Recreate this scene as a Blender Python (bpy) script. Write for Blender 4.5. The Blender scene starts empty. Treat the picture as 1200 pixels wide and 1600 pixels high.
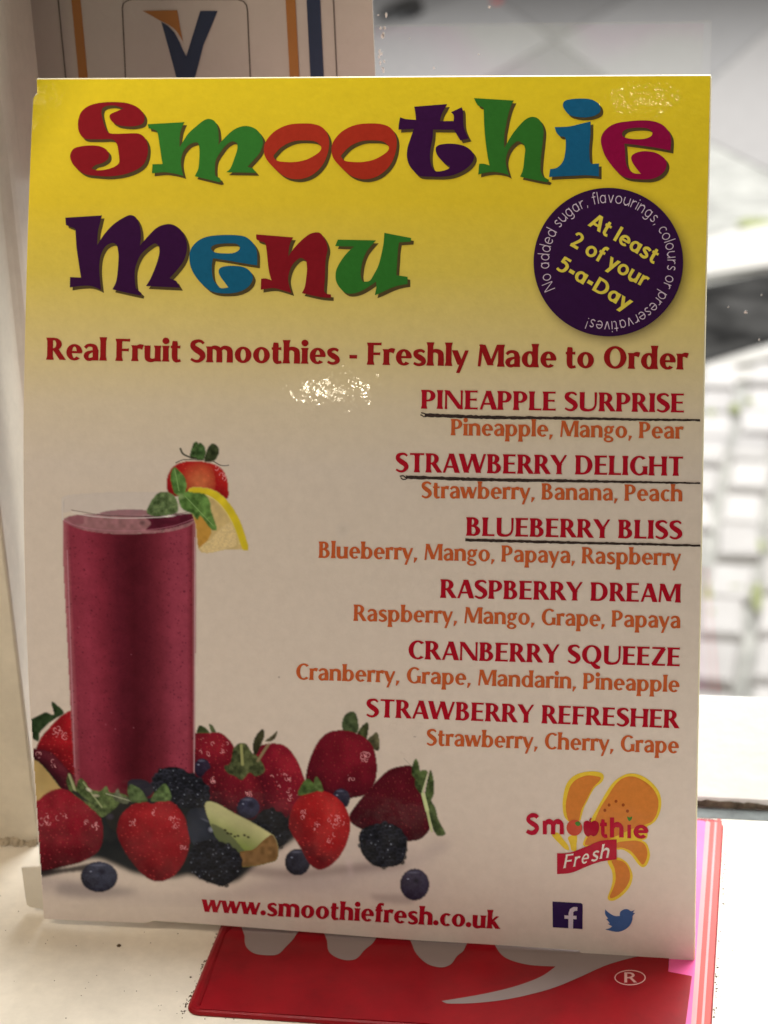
import bpy, math, random
import numpy as np
from mathutils import Vector, Matrix
from mathutils.geometry import delaunay_2d_cdt

random.seed(7); rng = np.random.default_rng(7)
sc = bpy.context.scene
COL = sc.collection

# ------------------------------------------------------------------ camera
CAM = np.array([0.07913822, -0.39510241, 0.27464479])
EUL = (1.19055236, 0.03716, 0.156672)
FPX = 3000.0                      # focal length in photo pixels (1200 x 1600)
cam_d = bpy.data.cameras.new('camera'); cam = bpy.data.objects.new('camera', cam_d); COL.objects.link(cam)
cam.location = CAM; cam.rotation_euler = EUL
cam_d.sensor_fit = 'VERTICAL'; cam_d.sensor_height = 36.0; cam_d.lens = 36.0 * FPX / 1600.0
cam_d.clip_start = 0.01; cam_d.clip_end = 200
cam_d.dof.use_dof = True; cam_d.dof.focus_distance = 0.445; cam_d.dof.aperture_fstop = cam_d.lens / 3.4
cam_d.dof.aperture_blades = 0
sc.camera = cam

# ------------------------------------------------------------------ world, lamps, exposure
w = bpy.data.worlds.new('World'); sc.world = w; w.use_nodes = True
w.node_tree.nodes['Background'].inputs[0].default_value = (1.0, 0.82, 0.62, 1)   # warm light of the shop interior
w.node_tree.nodes['Background'].inputs[1].default_value = 0.06

def area(name, loc, target, size, power, color, size_y=None):
    d = bpy.data.lights.new(name, 'AREA'); d.energy = power; d.color = color
    d.shape = 'RECTANGLE'; d.size = size; d.size_y = size_y or size
    o = bpy.data.objects.new(name, d); COL.objects.link(o); o.location = loc
    o.rotation_euler = (Vector(target) - Vector(loc)).to_track_quat('-Z', 'Y').to_euler()
    return o
area('daylight_over_street', (1.0, 8.5, 5.0), (0.2, 5.5, -1.5), 9.0, 1500, (1.0, 0.985, 0.97), 7.0)
area('daylight_at_window', (0.14, 0.45, 1.02), (0.06, 0.04, 0.0), 0.42, 23, (1.0, 0.985, 0.95))
area('daylight_from_side', (0.55, 0.40, 0.33), (0.0, 0.06, 0.06), 0.28, 2.1, (1.0, 0.93, 0.82))
area('shop_lamp', (-0.34, -0.24, 0.47), (-0.03, 0.03, 0.12), 0.18, 1.50, (1.0, 0.80, 0.60))
area('far_shop_lamp', (-0.303, -1.435, 0.707), (-0.005, 0.03, 0.13), 0.026, 0.95, (1.0, 0.86, 0.64), 0.011)
area('small_shop_lamp', (0.02, -1.07, 1.333), (0.05, 0.05, 0.19), 0.02, 0.13, (1.0, 0.80, 0.55), 0.012)
sc.view_settings.view_transform = 'Standard'; sc.view_settings.look = 'None'
sc.view_settings.exposure = 0.0; sc.view_settings.gamma = 1.0

# ------------------------------------------------------------------ geometry helpers
def rotm(e):
    a, b, c = e
    Rx = np.array([[1,0,0],[0,math.cos(a),-math.sin(a)],[0,math.sin(a),math.cos(a)]])
    Ry = np.array([[math.cos(b),0,math.sin(b)],[0,1,0],[-math.sin(b),0,math.cos(b)]])
    Rz = np.array([[math.cos(c),-math.sin(c),0],[math.sin(c),math.cos(c),0],[0,0,1]])
    return Rz @ Ry @ Rx
RM = rotm(EUL)
def rays(px, py):
    px = np.asarray(px, float); py = np.asarray(py, float)
    return np.stack([(px-600)/FPX, -(py-800)/FPX, -np.ones_like(px)], -1) @ RM.T
LEAN, CH, BULGE = 0.2844853, 0.21, 0.01107885        # the card: lean, slant height, how far it bows out
AX = np.array([1.0, 0, 0]); AT = np.array([0, math.sin(LEAN), math.cos(LEAN)]); AN = np.array([0, -math.cos(LEAN), math.sin(LEAN)])
def bow(s):
    v = s/CH
    return BULGE*4*v*(1-v)
def card_uv(px, py):
    """photo measurement -> coordinates (x, s) on the bowed card"""
    d = rays(px, py)
    dx, ds, dn = d @ AX, d @ AT, d @ AN; cx, cs, cn = CAM @ AX, CAM @ AT, CAM @ AN
    t = (0 - cn)/dn
    for _ in range(12):
        s = cs + t*ds; t = (bow(s) - cn)/dn
    return cx + t*dx, cs + t*ds
def card_pt(x, s, off=0.0):
    n = bow(s) + off
    return x[..., None]*AX + s[..., None]*AT + n[..., None]*AN
def on_card(layer):
    def m(px, py):
        x, s = card_uv(px, py); return card_pt(x, s, layer*0.00003)
    return m
def on_z(z):
    def m(px, py):
        d = rays(px, py); t = (z - CAM[2])/d[..., 2]; return CAM + d*t[..., None]
    return m
def on_y(y):
    def m(px, py):
        d = rays(px, py); t = (y - CAM[1])/d[..., 1]; return CAM + d*t[..., None]
    return m
def P1(m, a, b):
    return m(np.array([float(a)]), np.array([float(b)]))[0]

def link(name, me, m, parent=None, smooth=False):
    o = bpy.data.objects.new(name, me); COL.objects.link(o)
    if m: me.materials.append(m)
    if parent: o.parent = parent
    if smooth: me.polygons.foreach_set('use_smooth', [True]*len(me.polygons))
    return o
def mesh(name, verts, faces, m, parent=None, smooth=False):
    me = bpy.data.meshes.new(name); me.from_pydata([tuple(map(float, v)) for v in verts], [], [tuple(map(int, f)) for f in faces]); me.update()
    return link(name, me, m, parent, smooth)
def empty(name, loc, label=None, cat=None, group=None):
    o = bpy.data.objects.new(name, None); COL.objects.link(o); o.location = loc; o.empty_display_size = 0.02
    if label: o['label'] = label; o['category'] = cat
    if group: o['group'] = group
    return o
def adopt(ch, par):
    bpy.context.view_layer.update()
    ch.parent = par; ch.matrix_parent_inverse = Matrix.Translation(par.location).inverted()
    return ch
def boxm(x0, x1, y0, y1, z0, z1, bev=0.0):
    """a box with chamfered edges, as (verts, faces)"""
    import bmesh
    bm = bmesh.new(); bmesh.ops.create_cube(bm, size=1)
    for v in bm.verts: v.co = ((x0+x1)/2+v.co.x*(x1-x0), (y0+y1)/2+v.co.y*(y1-y0), (z0+z1)/2+v.co.z*(z1-z0))
    if bev: bmesh.ops.bevel(bm, geom=list(bm.edges), offset=bev, segments=3, affect='EDGES', profile=0.5)
    V = [tuple(v.co) for v in bm.verts]; F = [[v.index for v in f.verts] for f in bm.faces]; bm.free()
    return V, F
def box(name, b, bev, m, parent=None, smooth=False):
    V, F = boxm(*b, bev); return mesh(name, V, F, m, parent, smooth)

def pip(poly, X, Y):
    X = np.asarray(X, float); Y = np.asarray(Y, float); ins = np.zeros(X.shape, bool)
    n = len(poly); j = n-1
    for i in range(n):
        xi, yi = poly[i][:2]; xj, yj = poly[j][:2]
        if yi != yj:
            c = ((yi > Y) != (yj > Y)) & (X < (xj-xi)*(Y-yi)/(yj-yi)+xi)
            ins ^= c
        j = i
    return ins
def ccw(p):
    a = sum(p[i-1][0]*p[i][1]-p[i][0]*p[i-1][1] for i in range(len(p)))
    return p if a > 0 else p[::-1]
def fill2d(comps, grid=None, eps=1e-3):
    """union over components of (plus polygons minus minus polygons) -> 2D triangles"""
    V = []; E_ = []; F = []; kind = []
    for ci, (plus, minus) in enumerate(comps):
        for k, polys in ((1, plus), (-1, minus)):
            for p in polys:
                if len(p) < 3: continue
                p = ccw([(float(q[0]), float(q[1])) for q in p]); b = len(V)
                V += [Vector(q) for q in p]; F.append(list(range(b, b+len(p)))); kind.append((ci, k))
    if grid:
        xs = [v.x for v in V]; ys = [v.y for v in V]
        for gx in np.arange(min(xs), max(xs), grid):
            for gy in np.arange(min(ys), max(ys), grid):
                V.append(Vector((gx+0.013, gy+0.017)))
    r = delaunay_2d_cdt(V, [], F, 1, eps)
    tri = []
    for f in r[2]:
        for q in range(1, len(f)-1): tri.append([f[0], f[q], f[q+1]])
    co = np.array([tuple(v) for v in r[0]]); T_ = np.array(tri); cen = co[T_].mean(1); okk = np.zeros(len(T_), bool)
    for plus, minus in comps:
        al = [p for p in plus+minus if len(p) > 2]
        lo = np.min([np.min([q[:2] for q in p], 0) for p in al], 0); hi = np.max([np.max([q[:2] for q in p], 0) for p in al], 0)
        ix = np.nonzero((cen[:, 0] >= lo[0]) & (cen[:, 0] <= hi[0]) & (cen[:, 1] >= lo[1]) & (cen[:, 1] <= hi[1]))[0]
        if not len(ix): continue
        a = np.zeros(len(ix), bool)
        for p in plus: a |= pip(p, cen[ix, 0], cen[ix, 1])
        for p in minus: a &= ~pip(p, cen[ix, 0], cen[ix, 1])
        okk[ix] |= a
    keep = [tri[i] for i in np.nonzero(okk)[0]]
    used = sorted({i for f in keep for i in f}); mp = {u: i for i, u in enumerate(used)}
    return np.array([tuple(r[0][u]) for u in used]).reshape(-1, 2), [[mp[i] for i in f] for f in keep]
def printed(name, comps, mapper, m, parent, grid=None):
    v2, F = fill2d(comps, grid)
    P = mapper(v2[:, 0], v2[:, 1])
    if len(F):
        a, b, c = (P[F[0][i]] for i in range(3)); n = np.cross(b-a, c-a)
        if n @ (CAM-a) < 0: F = [f[::-1] for f in F]
    return adopt(mesh(name, P, F, m), parent) if parent else mesh(name, P, F, m)

def smooth_poly(pts, closed=True, n=6):
    """Catmull-Rom through the points; a point with a third element is a corner"""
    out = []; N = len(pts); rngN = N if closed else N-1
    def pt(i): return np.array(pts[i % N][:2], float)
    def tan(i):
        if len(pts[i % N]) > 2: return np.zeros(2)
        if not closed and (i == 0 or i == N-1): return np.zeros(2)
        return (pt(i+1)-pt(i-1))*0.5
    for i in range(rngN):
        p0, p1 = pt(i), pt(i+1); c0 = len(pts[i % N]) > 2; c1 = len(pts[(i+1) % N]) > 2
        L = np.linalg.norm(p1-p0)
        m0, m1 = tan(i), tan(i+1)
        for m_ in (m0, m1):
            l = np.linalg.norm(m_)
            if l > L*1.2: m_ *= L*1.2/l
        for k in range(n):
            t = k/n
            out.append(tuple((2*t**3-3*t**2+1)*p0+(t**3-2*t**2+t)*m0+(-2*t**3+3*t**2)*p1+(t**3-t**2)*m1))
    if not closed: out.append(tuple(pt(N-1)))
    return out

# ------------------------------------------------------------------ colours and materials
def lin(c):
    c = np.asarray(c, float)/255.0
    return np.where(c <= 0.04045, c/12.92, ((c+0.055)/1.055)**2.4)
ILL = lin((184, 170, 150))/0.78           # how the white paper looks in the photograph's warm light
def ink(r, g, b, k=1.0):
    """albedo of a print that shows as this colour on the warm-lit card"""
    return tuple(np.clip(lin((r, g, b))/ILL*k, 0.004, 0.92))
class NT:
    def __init__(s, name):
        s.m = bpy.data.materials.new(name); s.m.use_nodes = True; s.t = s.m.node_tree; s.n = s.t.nodes; s.l = s.t.links
        s.b = s.n['Principled BSDF']; s.out = s.n['Material Output']
    def add(s, ty, **kw):
        n = s.n.new(ty)
        for k, v in kw.items():
            if k in n.inputs.keys(): n.inputs[k].default_value = v
            else: setattr(n, k, v)
        return n
    def lk(s, a, b): s.l.new(a, b)
def paper_finish(t, rough=0.6, wr=0.25):
    """semi-gloss laminate: fine grain and faint wrinkles"""
    t.b.inputs['Roughness'].default_value = rough
    t.b.inputs['Specular IOR Level'].default_value = 0.05
    tc = t.add('ShaderNodeTexCoord')
    geo = t.add('ShaderNodeNewGeometry')
    n1 = t.add('ShaderNodeTexNoise', Scale=900.0, Detail=3.0); n2 = t.add('ShaderNodeTexNoise', Scale=60.0, Detail=2.0)
    t.lk(geo.outputs['Position'], n1.inputs['Vector']); t.lk(geo.outputs['Position'], n2.inputs['Vector'])
    b1 = t.add('ShaderNodeBump', Strength=wr, Distance=0.0002); b2 = t.add('ShaderNodeBump', Strength=0.25, Distance=0.001)
    t.lk(n1.outputs[0], b1.inputs['Height']); t.lk(n2.outputs[0], b2.inputs['Height']); t.lk(b2.outputs[0], b1.inputs['Normal'])
    t.lk(b1.outputs[0], t.b.inputs['Normal'])
    # glossy film with fine creases: breaks the lamp's reflection into glints
    n3 = t.add('ShaderNodeTexNoise', Scale=330.0, Detail=2.0, Roughness=0.6)
    t.lk(geo.outputs['Position'], n3.inputs['Vector'])
    b3 = t.add('ShaderNodeBump', Strength=0.17, Distance=0.00025); t.lk(n3.outputs[0], b3.inputs['Height'])
    t.lk(b3.outputs[0], t.b.inputs['Coat Normal'])
    n4 = t.add('ShaderNodeTexNoise', Scale=150.0, Detail=3.0, Roughness=0.65); t.lk(geo.outputs['Position'], n4.inputs['Vector'])
    mr4 = t.add('ShaderNodeMapRange'); mr4.inputs[1].default_value = 0.40; mr4.inputs[2].default_value = 0.60; mr4.inputs[3].default_value = 0.03; mr4.inputs[4].default_value = 0.22
    t.lk(n4.outputs[0], mr4.inputs[0]); t.lk(mr4.outputs[0], t.b.inputs['Coat Weight'])
    t.b.inputs['Coat Roughness'].default_value = 0.05
    return geo
def mottle(t, colsock, geo, amt=0.10, scale=260.0):
    nz = t.add('ShaderNodeTexNoise', Scale=scale, Detail=6.0, Roughness=0.7); t.lk(geo.outputs['Position'], nz.inputs['Vector'])
    mr = t.add('ShaderNodeMapRange'); mr.inputs[1].default_value = 0.3; mr.inputs[2].default_value = 0.7
    mr.inputs[3].default_value = 1-amt; mr.inputs[4].default_value = 1+amt*0.4
    t.lk(nz.outputs[0], mr.inputs[0])
    mx = t.add('ShaderNodeMix', data_type='RGBA', blend_type='MULTIPLY'); mx.inputs[0].default_value = 1
    t.lk(colsock, mx.inputs[6]); t.lk(mr.outputs[0], mx.inputs[7])
    return mx.outputs[2]
def ink_mat(name, rgb, k=0.8, amt=0.10):
    t = NT(name); geo = paper_finish(t)
    c = t.add('ShaderNodeRGB'); c.outputs[0].default_value = (*ink(*rgb, k), 1)
    t.lk(mottle(t, c.outputs[0], geo, amt, 700.0), t.b.inputs['Base Color'])
    return t.m
def paper_gradient(t):
    """the print's own yellow that fades to white paper, driven by height on the card"""
    at = t.add('ShaderNodeAttribute', attribute_name='height')
    rp = t.add('ShaderNodeValToRGB'); el = rp.color_ramp.elements
    stops = [(0.0, (.86,.79,.775)), (0.40, (.81,.755,.735)), (0.56, (.79,.745,.71)), (0.63, (.80,.74,.60)), (0.70, (.81,.72,.36)),
             (0.78, (.82,.70,.13)), (0.86, (.89,.72,.045)), (1.0, (.93,.76,.028))]
    el[0].position = 0; el[0].color = (*stops[0][1], 1); el[1].position = 1; el[1].color = (*stops[-1][1], 1)
    for p, c in stops[1:-1]:
        e = el.new(p); e.color = (*c, 1)
    t.lk(at.outputs['Fac'], rp.inputs['Fac'])
    return rp.outputs['Color']
def mat_card():
    t = NT('printed card'); geo = paper_finish(t)
    t.lk(mottle(t, paper_gradient(t), geo, 0.05, 400.0), t.b.inputs['Base Color'])
    return t.m
def mat_art():
    t = NT('printed picture'); geo = paper_finish(t)
    g = paper_gradient(t)
    a = t.add('ShaderNodeAttribute', attribute_name='print_colour')
    mx = t.add('ShaderNodeMix', data_type='RGBA'); t.lk(a.outputs['Alpha'], mx.inputs[0]); t.lk(g, mx.inputs[6]); t.lk(a.outputs['Color'], mx.inputs[7])
    t.lk(mottle(t, mx.outputs[2], geo, 0.05, 400.0), t.b.inputs['Base Color'])
    return t.m
def simple(name, rgb, rough=0.5, noise=0.0, nscale=40.0, bump=0.0, bscale=200.0, spec=0.5, detail=6.0):
    t = NT(name); geo = t.add('ShaderNodeNewGeometry')
    t.b.inputs['Roughness'].default_value = rough; t.b.inputs['Specular IOR Level'].default_value = spec
    c = t.add('ShaderNodeRGB'); c.outputs[0].default_value = (*rgb, 1)
    if noise: t.lk(mottle(t, c.outputs[0], geo, noise, nscale), t.b.inputs['Base Color'])
    else: t.lk(c.outputs[0], t.b.inputs['Base Color'])
    if bump:
        n = t.add('ShaderNodeTexNoise', Scale=bscale, Detail=detail); t.lk(geo.outputs['Position'], n.inputs['Vector'])
        b = t.add('ShaderNodeBump', Strength=bump, Distance=0.001); t.lk(n.outputs[0], b.inputs['Height']); t.lk(b.outputs[0], t.b.inputs['Normal'])
    return t
def painted_wood(name, rgb, dirt=(0.30, 0.25, 0.18), amount=0.8):
    """old cream gloss paint: brush grain, faint yellowing, dark specks of grime"""
    t = NT(name); geo = t.add('ShaderNodeNewGeometry')
    t.b.inputs['Roughness'].default_value = 0.38
    c = t.add('ShaderNodeRGB'); c.outputs[0].default_value = (*rgb, 1)
    s = mottle(t, c.outputs[0], geo, 0.17, 22.0)
    s = mottle(t, s, geo, 0.06, 300.0)
    v = t.add('ShaderNodeTexVoronoi', Scale=75.0); nz = t.add('ShaderNodeTexNoise', Scale=55.0, Detail=4.0)
    t.lk(geo.outputs['Position'], v.inputs['Vector']); t.lk(geo.outputs['Position'], nz.inputs['Vector'])
    m1 = t.add('ShaderNodeMapRange'); m1.inputs[1].default_value = 0.03; m1.inputs[2].default_value = 0.09; m1.inputs[3].default_value = 1; m1.inputs[4].default_value = 0
    t.lk(v.outputs['Distance'], m1.inputs[0])
    m2 = t.add('ShaderNodeMapRange'); m2.inputs[1].default_value = 0.60; m2.inputs[2].default_value = 0.70
    t.lk(nz.outputs[0], m2.inputs[0])
    mu = t.add('ShaderNodeMath', operation='MULTIPLY'); t.lk(m1.outputs[0], mu.inputs[0]); t.lk(m2.outputs[0], mu.inputs[1])
    mu2 = t.add('ShaderNodeMath', operation='MULTIPLY'); mu2.inputs[1].default_value = amount; t.lk(mu.outputs[0], mu2.inputs[0])
    mx = t.add('ShaderNodeMix', data_type='RGBA'); mx.inputs[7].default_value = (*dirt, 1)
    t.lk(mu2.outputs[0], mx.inputs[0]); t.lk(s, mx.inputs[6]); t.lk(mx.outputs[2], t.b.inputs['Base Color'])
    b = t.add('ShaderNodeTexNoise', Scale=130.0, Detail=4.0); t.lk(geo.outputs['Position'], b.inputs['Vector'])
    bb = t.add('ShaderNodeBump', Strength=0.35, Distance=0.0006); t.lk(b.outputs[0], bb.inputs['Height']); t.lk(bb.outputs[0], t.b.inputs['Normal'])
    return t.m

M_SILL = painted_wood('cream gloss paint', (0.86, 0.82, 0.72))
M_POST = painted_wood('cream frame paint', (0.80, 0.75, 0.64), amount=0.3)
M_WHITE = simple('white window paint', (0.82, 0.81, 0.78), 0.35, 0.04, 30.0, 0.2, 150.0).m
M_GRIME = simple('grime', (0.22, 0.18, 0.13), 0.9, 0.6, 300.0, 0.8, 500.0).m
M_SEAL = simple('weathered grey seal', (0.13, 0.15, 0.15), 0.7, 0.5, 120.0, 0.6, 400.0).m
M_CARD = mat_card()
M_BACK = simple('white card back', (0.80, 0.77, 0.70), 0.5, 0.04, 90.0, 0.1, 500.0).m
def mat_edge():
    t = NT('cut card edge'); t.b.inputs['Base Color'].default_value = (0.86, 0.80, 0.60, 1); t.b.inputs['Roughness'].default_value = 0.6
    return t.m
M_EDGE = mat_edge()

# ------------------------------------------------------------------ lettering: a flared roman and a round sans, drawn with pen strokes
def ribbon(pts, n=6, smooth=True):
    P = [np.array(p[:2], float) for p in pts]; W = [p[2] for p in pts]
    if smooth and len(pts) > 2:
        Q = []; WW = []
        N = len(P)
        for i in range(N-1):
            p0 = P[max(i-1, 0)]; p1 = P[i]; p2 = P[i+1]; p3 = P[min(i+2, N-1)]
            for k in range(n):
                t = k/n
                Q.append(0.5*((2*p1)+(-p0+p2)*t+(2*p0-5*p1+4*p2-p3)*t*t+(-p0+3*p1-3*p2+p3)*t**3))
                WW.append(W[i]*(1-t)+W[i+1]*t)
        Q.append(P[-1]); WW.append(W[-1])
    else: Q, WW = P, W
    L = []; R_ = []
    for i in range(len(Q)):
        d = Q[min(i+1, len(Q)-1)]-Q[max(i-1, 0)]; d = d/(np.linalg.norm(d)+1e-9); nn = np.array([-d[1], d[0]])
        L.append(tuple(Q[i]+nn*WW[i]/2)); R_.append(tuple(Q[i]-nn*WW[i]/2))
    return [[L[i], L[i+1], R_[i+1], R_[i]] for i in range(len(Q)-1)]
def ell(cx, cy, rx, ry, n=20):
    return [(cx+rx*math.cos(2*math.pi*i/n), cy+ry*math.sin(2*math.pi*i/n)) for i in range(n)]
def ring(cx, cy, rx, ry, T, t):
    return ([ell(cx, cy, rx, ry, 24)], [ell(cx, cy, rx-T, ry-t, 24)])
def arcq(cx, cy, rx, ry, T, t, a0, a1):
    n = max(4, int(abs(a1-a0)/14)); Q = []
    for i in range(n+1):
        a = math.radians(a0+(a1-a0)*i/n); c, s = math.cos(a), math.sin(a)
        Q.append(((cx+rx*c, cy+ry*s), (cx+(rx-T)*c, cy+(ry-t)*s)))
    return ([[Q[i][0], Q[i+1][0], Q[i+1][1], Q[i][1]] for i in range(n)], [])
def glyph(ch, T, t, geo=False):
    """advance width and components, in a 1000-unit em (cap height 700, x-height 500)"""
    def stem(x, y0, y1, w=None, fl=0.19):
        w = w or T; h = w/2; f = 0 if geo else w*fl
        e = (y1-y0)*0.17
        return ([[(x-h-f, y0), (x+h+f, y0), (x+h, y0+e), (x+h, y1-e), (x+h+f, y1), (x-h-f, y1), (x-h, y1-e), (x-h, y0+e)]], [])
    def bar(x0, x1, y, w=None, fr=0.14):
        w = w or t; h = w/2; f = 0 if geo else w*fr
        return ([[(x0, y-h), (x1-30, y-h), (x1, y-h-f), (x1+(0 if geo else 6), y+h+f), (x1-30, y+h), (x0, y+h)]], [])
    def diag(x0, y0, x1, y1, w):
        h = w*0.56
        return ([[(x0-h, y0), (x0+h, y0), (x1+h, y1), (x1-h, y1)]], [])
    def rb(*p, **k): return (ribbon(list(p), **k), [])
    def dot(x, y, r): return ([ell(x, y, r, r, 14)], [])
    tt = t*1.12
    sx = T/2+35
    if ch == ' ': return 240, []
    if ch == ',': return 225, [rb((118, 95, T*1.0), (108, 30, T*0.75), (55, -120, T*0.3))] if not geo else [rb((118, 70, T*1.1), (108, 20, T*0.9), (70, -90, T*0.5))]
    if ch == '.': return 225, [dot(110, T*0.58, T*0.60)]
    if ch == '-': return 320, [bar(45, 275, 245, t*1.45, 0)]
    if ch == '!': return 230, [rb((115, 700, T*1.1), (115, 220, T*0.7)), dot(115, T*0.5, T*0.55)]
    if ch == 'A': return 620, [diag(75, 0, 305, 700, tt), diag(545, 0, 325, 700, T), bar(150, 470, 215, t, 0)]
    if ch == 'B': return 560, [stem(sx+10, 0, 700), bar(90, 260, 700-t/2, t, 0), bar(90, 270, 375, t, 0), bar(90, 270, t/2, t, 0),
                               arcq(250, 528, 205, 172, T, t, -90, 90), arcq(260, 195, 255, 215 if geo else 205, T, t, -90, 90)]
    if ch == 'C': return 600, [arcq(370, 350, 330, 362, T*1.05, t, 48, 312)]
    if ch == 'D': return 680, [stem(sx+10, 0, 700), bar(90, 300, 700-t/2, t, 0), bar(90, 300, t/2, t, 0), arcq(290, 350, 345, 350, T*1.05, t, -90, 90)]
    if ch == 'E': return 510, [stem(sx+10, 0, 700), bar(90, 460, 700-t/2), bar(90, 430, 365), bar(90, 470, t/2)]
    if ch == 'F': return 490, [stem(sx+10, 0, 700), bar(90, 455, 700-t/2), bar(90, 420, 350)]
    if ch == 'G': return 680, [arcq(375, 350, 335, 362, T*1.05, t, 48, 322), stem(575, 30, 330, T*0.95)]
    if ch == 'H': return 700, [stem(sx+10, 0, 700), stem(690-sx, 0, 700), bar(90, 600, 365, t, 0)]
    if ch == 'I': return 2*sx+20, [stem(sx+10, 0, 700)]
    if ch == 'L': return 480, [stem(sx+10, 0, 700), bar(90, 455, t/2)]
    if ch == 'M': return 850, [diag(85, 0, 150, 700, tt*0.9), diag(170, 690, 430, 40, T), diag(665, 690, 430, 40, tt), stem(745, 0, 700, T)] if not geo else [stem(sx+10, 0, 700), diag(150, 700, 420, 60, T), diag(690, 700, 420, 60, T), stem(830-sx, 0, 700)]
    if ch == 'N': return 710, [stem(85, 0, 700, tt*0.85), diag(110, 690, 595, 10, T), stem(625, 0, 700, tt*0.85)]
    if ch == 'O': return 760, [ring(380, 350, 345, 362, T*1.05, t)]
    if ch == 'P': return 545, [stem(sx+10, 0, 700), bar(90, 270, 700-t/2, t, 0), bar(90, 270, 305, t, 0), arcq(260, 485, 255, 215, T, t, -90, 90)]
    if ch == 'Q': return 760, [ring(380, 350, 345, 362, T*1.05, t), rb((340, 70, t), (450, -20, T*0.9), (560, -110, T), (690, -130, t))]
    if ch == 'R': return 600, [stem(sx+10, 0, 700), bar(90, 260, 700-t/2, t, 0), bar(90, 260, 330, t, 0), arcq(250, 500, 240, 200, T, t, -90, 90), diag(300, 335, 525, 0, T)]
    if ch == 'S': return 500, [rb((435, 590, t), (350, 660, t*1.15), (235, 665, t*1.25), (120, 600, T*0.85), (115, 480, T*0.95), (240, 375, T*1.15), (370, 280, T*1.1), (405, 165, T*0.95), (310, 45, t*1.3), (180, 30, t*1.15), (50, 95, t))]
    if ch == 'T': return 570, [stem(285, 0, 680), bar(285, 535, 700-t/2), ([[(35, 700-t*1.15), (35, 706), (60, 700), (285, 700), (285, 700-t), (60, 700-t)]], [])]
    if ch == 'U': return 690, [rb((sx+20, 700, T*1.15), (sx+20, 600, T), (sx+20, 260, T), (160, 90, T*0.9), (330, 30, t*1.3), (500, 70, t*1.2), (590, 200, t), (605, 400, t), (605, 700, t*1.25))]
    if ch == 'W': return 960, [diag(60, 700, 255, 10, T), diag(265, 10, 470, 700, tt), diag(480, 700, 680, 10, T), diag(690, 10, 895, 700, tt)]
    if ch == 'Y': return 610, [diag(70, 700, 300, 320, T), diag(540, 700, 315, 320, tt), stem(305, 0, 370)]
    if ch == 'Z': return 560, [bar(50, 490, 700-t/2), bar(60, 510, t/2), diag(455, 650, 110, 50, T)]
    if ch == 'V': return 640, [diag(70, 700, 310, 10, T), diag(570, 700, 330, 10, tt)]
    if ch == '2': return 500, [rb((70, 560, t), (130, 665, T*0.8), (250, 690, T*0.8), (370, 600, T), (360, 450, T), (240, 260, T*0.9), (90, 50, T*0.8)), bar(60, 440, t*0.6, t*1.2, 0)]
    if ch == '5': return 490, [bar(120, 410, 700-t/2, t, 0), rb((140, 680, t), (120, 380, t)), rb((110, 420, t), (230, 450, t*1.2), (370, 370, T), (385, 220, T), (320, 70, T*0.9), (190, 20, t), (60, 50, t))]
    if ch == 'a':
        if geo: return 540, [ring(255, 250, 230, 262, T, t), stem(430+T*0.0, 0, 500)]
        return 500, [stem(390, 0, 330, T, 0.05), rb((70, 395, t*1.25), (150, 470, t*1.2), (260, 482, t*1.25), (355, 430, T*0.85), (390, 310, T)),
                     rb((395, 300, t*0.8), (250, 275, t), (140, 215, T*0.8), (105, 135, T*0.9), (150, 45, t*1.35), (245, 35, t*1.2), (345, 90, t*0.9))]
    if ch == 'b': return 560, [stem(sx, 0, 740), ring(290, 250, 245, 262, T, t)]
    if ch == 'c': return 460, [arcq(285, 250, 250, 262, T, t, 50, 310)]
    if ch == 'd': return 570, [stem(560-sx, 0, 740), ring(275, 250, 245, 262, T, t)]
    if ch == 'e': return 530, [arcq(275, 250, 245, 262, T, t, -2, 315), bar(70, 500 if not geo else 490, 255, t*0.9, 0)]
    if ch == 'f': return 340, [stem(155, 0, 600), rb((155, 560, T), (180, 670, T*0.85), (250, 715, t*1.3), (345, 700, t*1.2)), bar(30, 310, 465, t)]
    if ch == 'g':
        if geo: return 550, [ring(260, 250, 235, 262, T, t), rb((440, 500, T), (440, 0, T), (400, -130, T*0.9), (260, -195, t), (90, -150, t))]
        return 500, [ring(230, 335, 195, 172, T*0.85, t), ring(235, -75, 215, 130, T*0.7, t*0.95),
                     rb((150, 205, t*0.8), (85, 120, t), (130, 60, t*1.25), (280, 45, t*1.25)), rb((340, 450, t), (470, 475, t*1.1))]
    if ch == 'h': return 560, [stem(sx, 0, 740), rb((sx, 330, t), (200, 450, t*1.2), (310, 470, t*1.6), (420, 410, T*1.0), (445, 290, T), (445, 0, T*1.1))]
    if ch == 'n': return 560, [stem(sx, 0, 500), rb((sx, 330, t), (200, 450, t*1.2), (310, 470, t*1.6), (420, 410, T*1.0), (445, 290, T), (445, 0, T*1.1))]
    if ch == 'm': return 860, [stem(sx, 0, 500), rb((sx, 330, t), (190, 450, t*1.2), (285, 470, t*1.6), (390, 410, T*1.0), (415, 290, T), (415, 0, T*1.08)),
                               rb((415, 330, t), (500, 450, t*1.2), (600, 470, t*1.6), (710, 410, T), (735, 290, T), (735, 0, T*1.1))]
    if ch == 'i': return 2*sx, [stem(sx, 0, 500), dot(sx, 655, T*0.62)]
    if ch == 'k': return 510, [stem(sx, 0, 740), diag(150, 230, 410, 500, t*1.2), diag(225, 300, 450, 0, T)]
    if ch == 'l': return 2*sx, [stem(sx, 0, 740)]
    if ch == 'o': return 560, [ring(280, 250, 255, 262, T, t)]
    if ch == 'p': return 570, [stem(sx, -230, 500), ring(295, 250, 245, 262, T, t)]
    if ch == 'r': return 380, [stem(sx, 0, 500), rb((sx, 320, t), (180, 430, t*1.25), (270, 465, T*0.85), (365, 440, T*0.95))]
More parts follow.
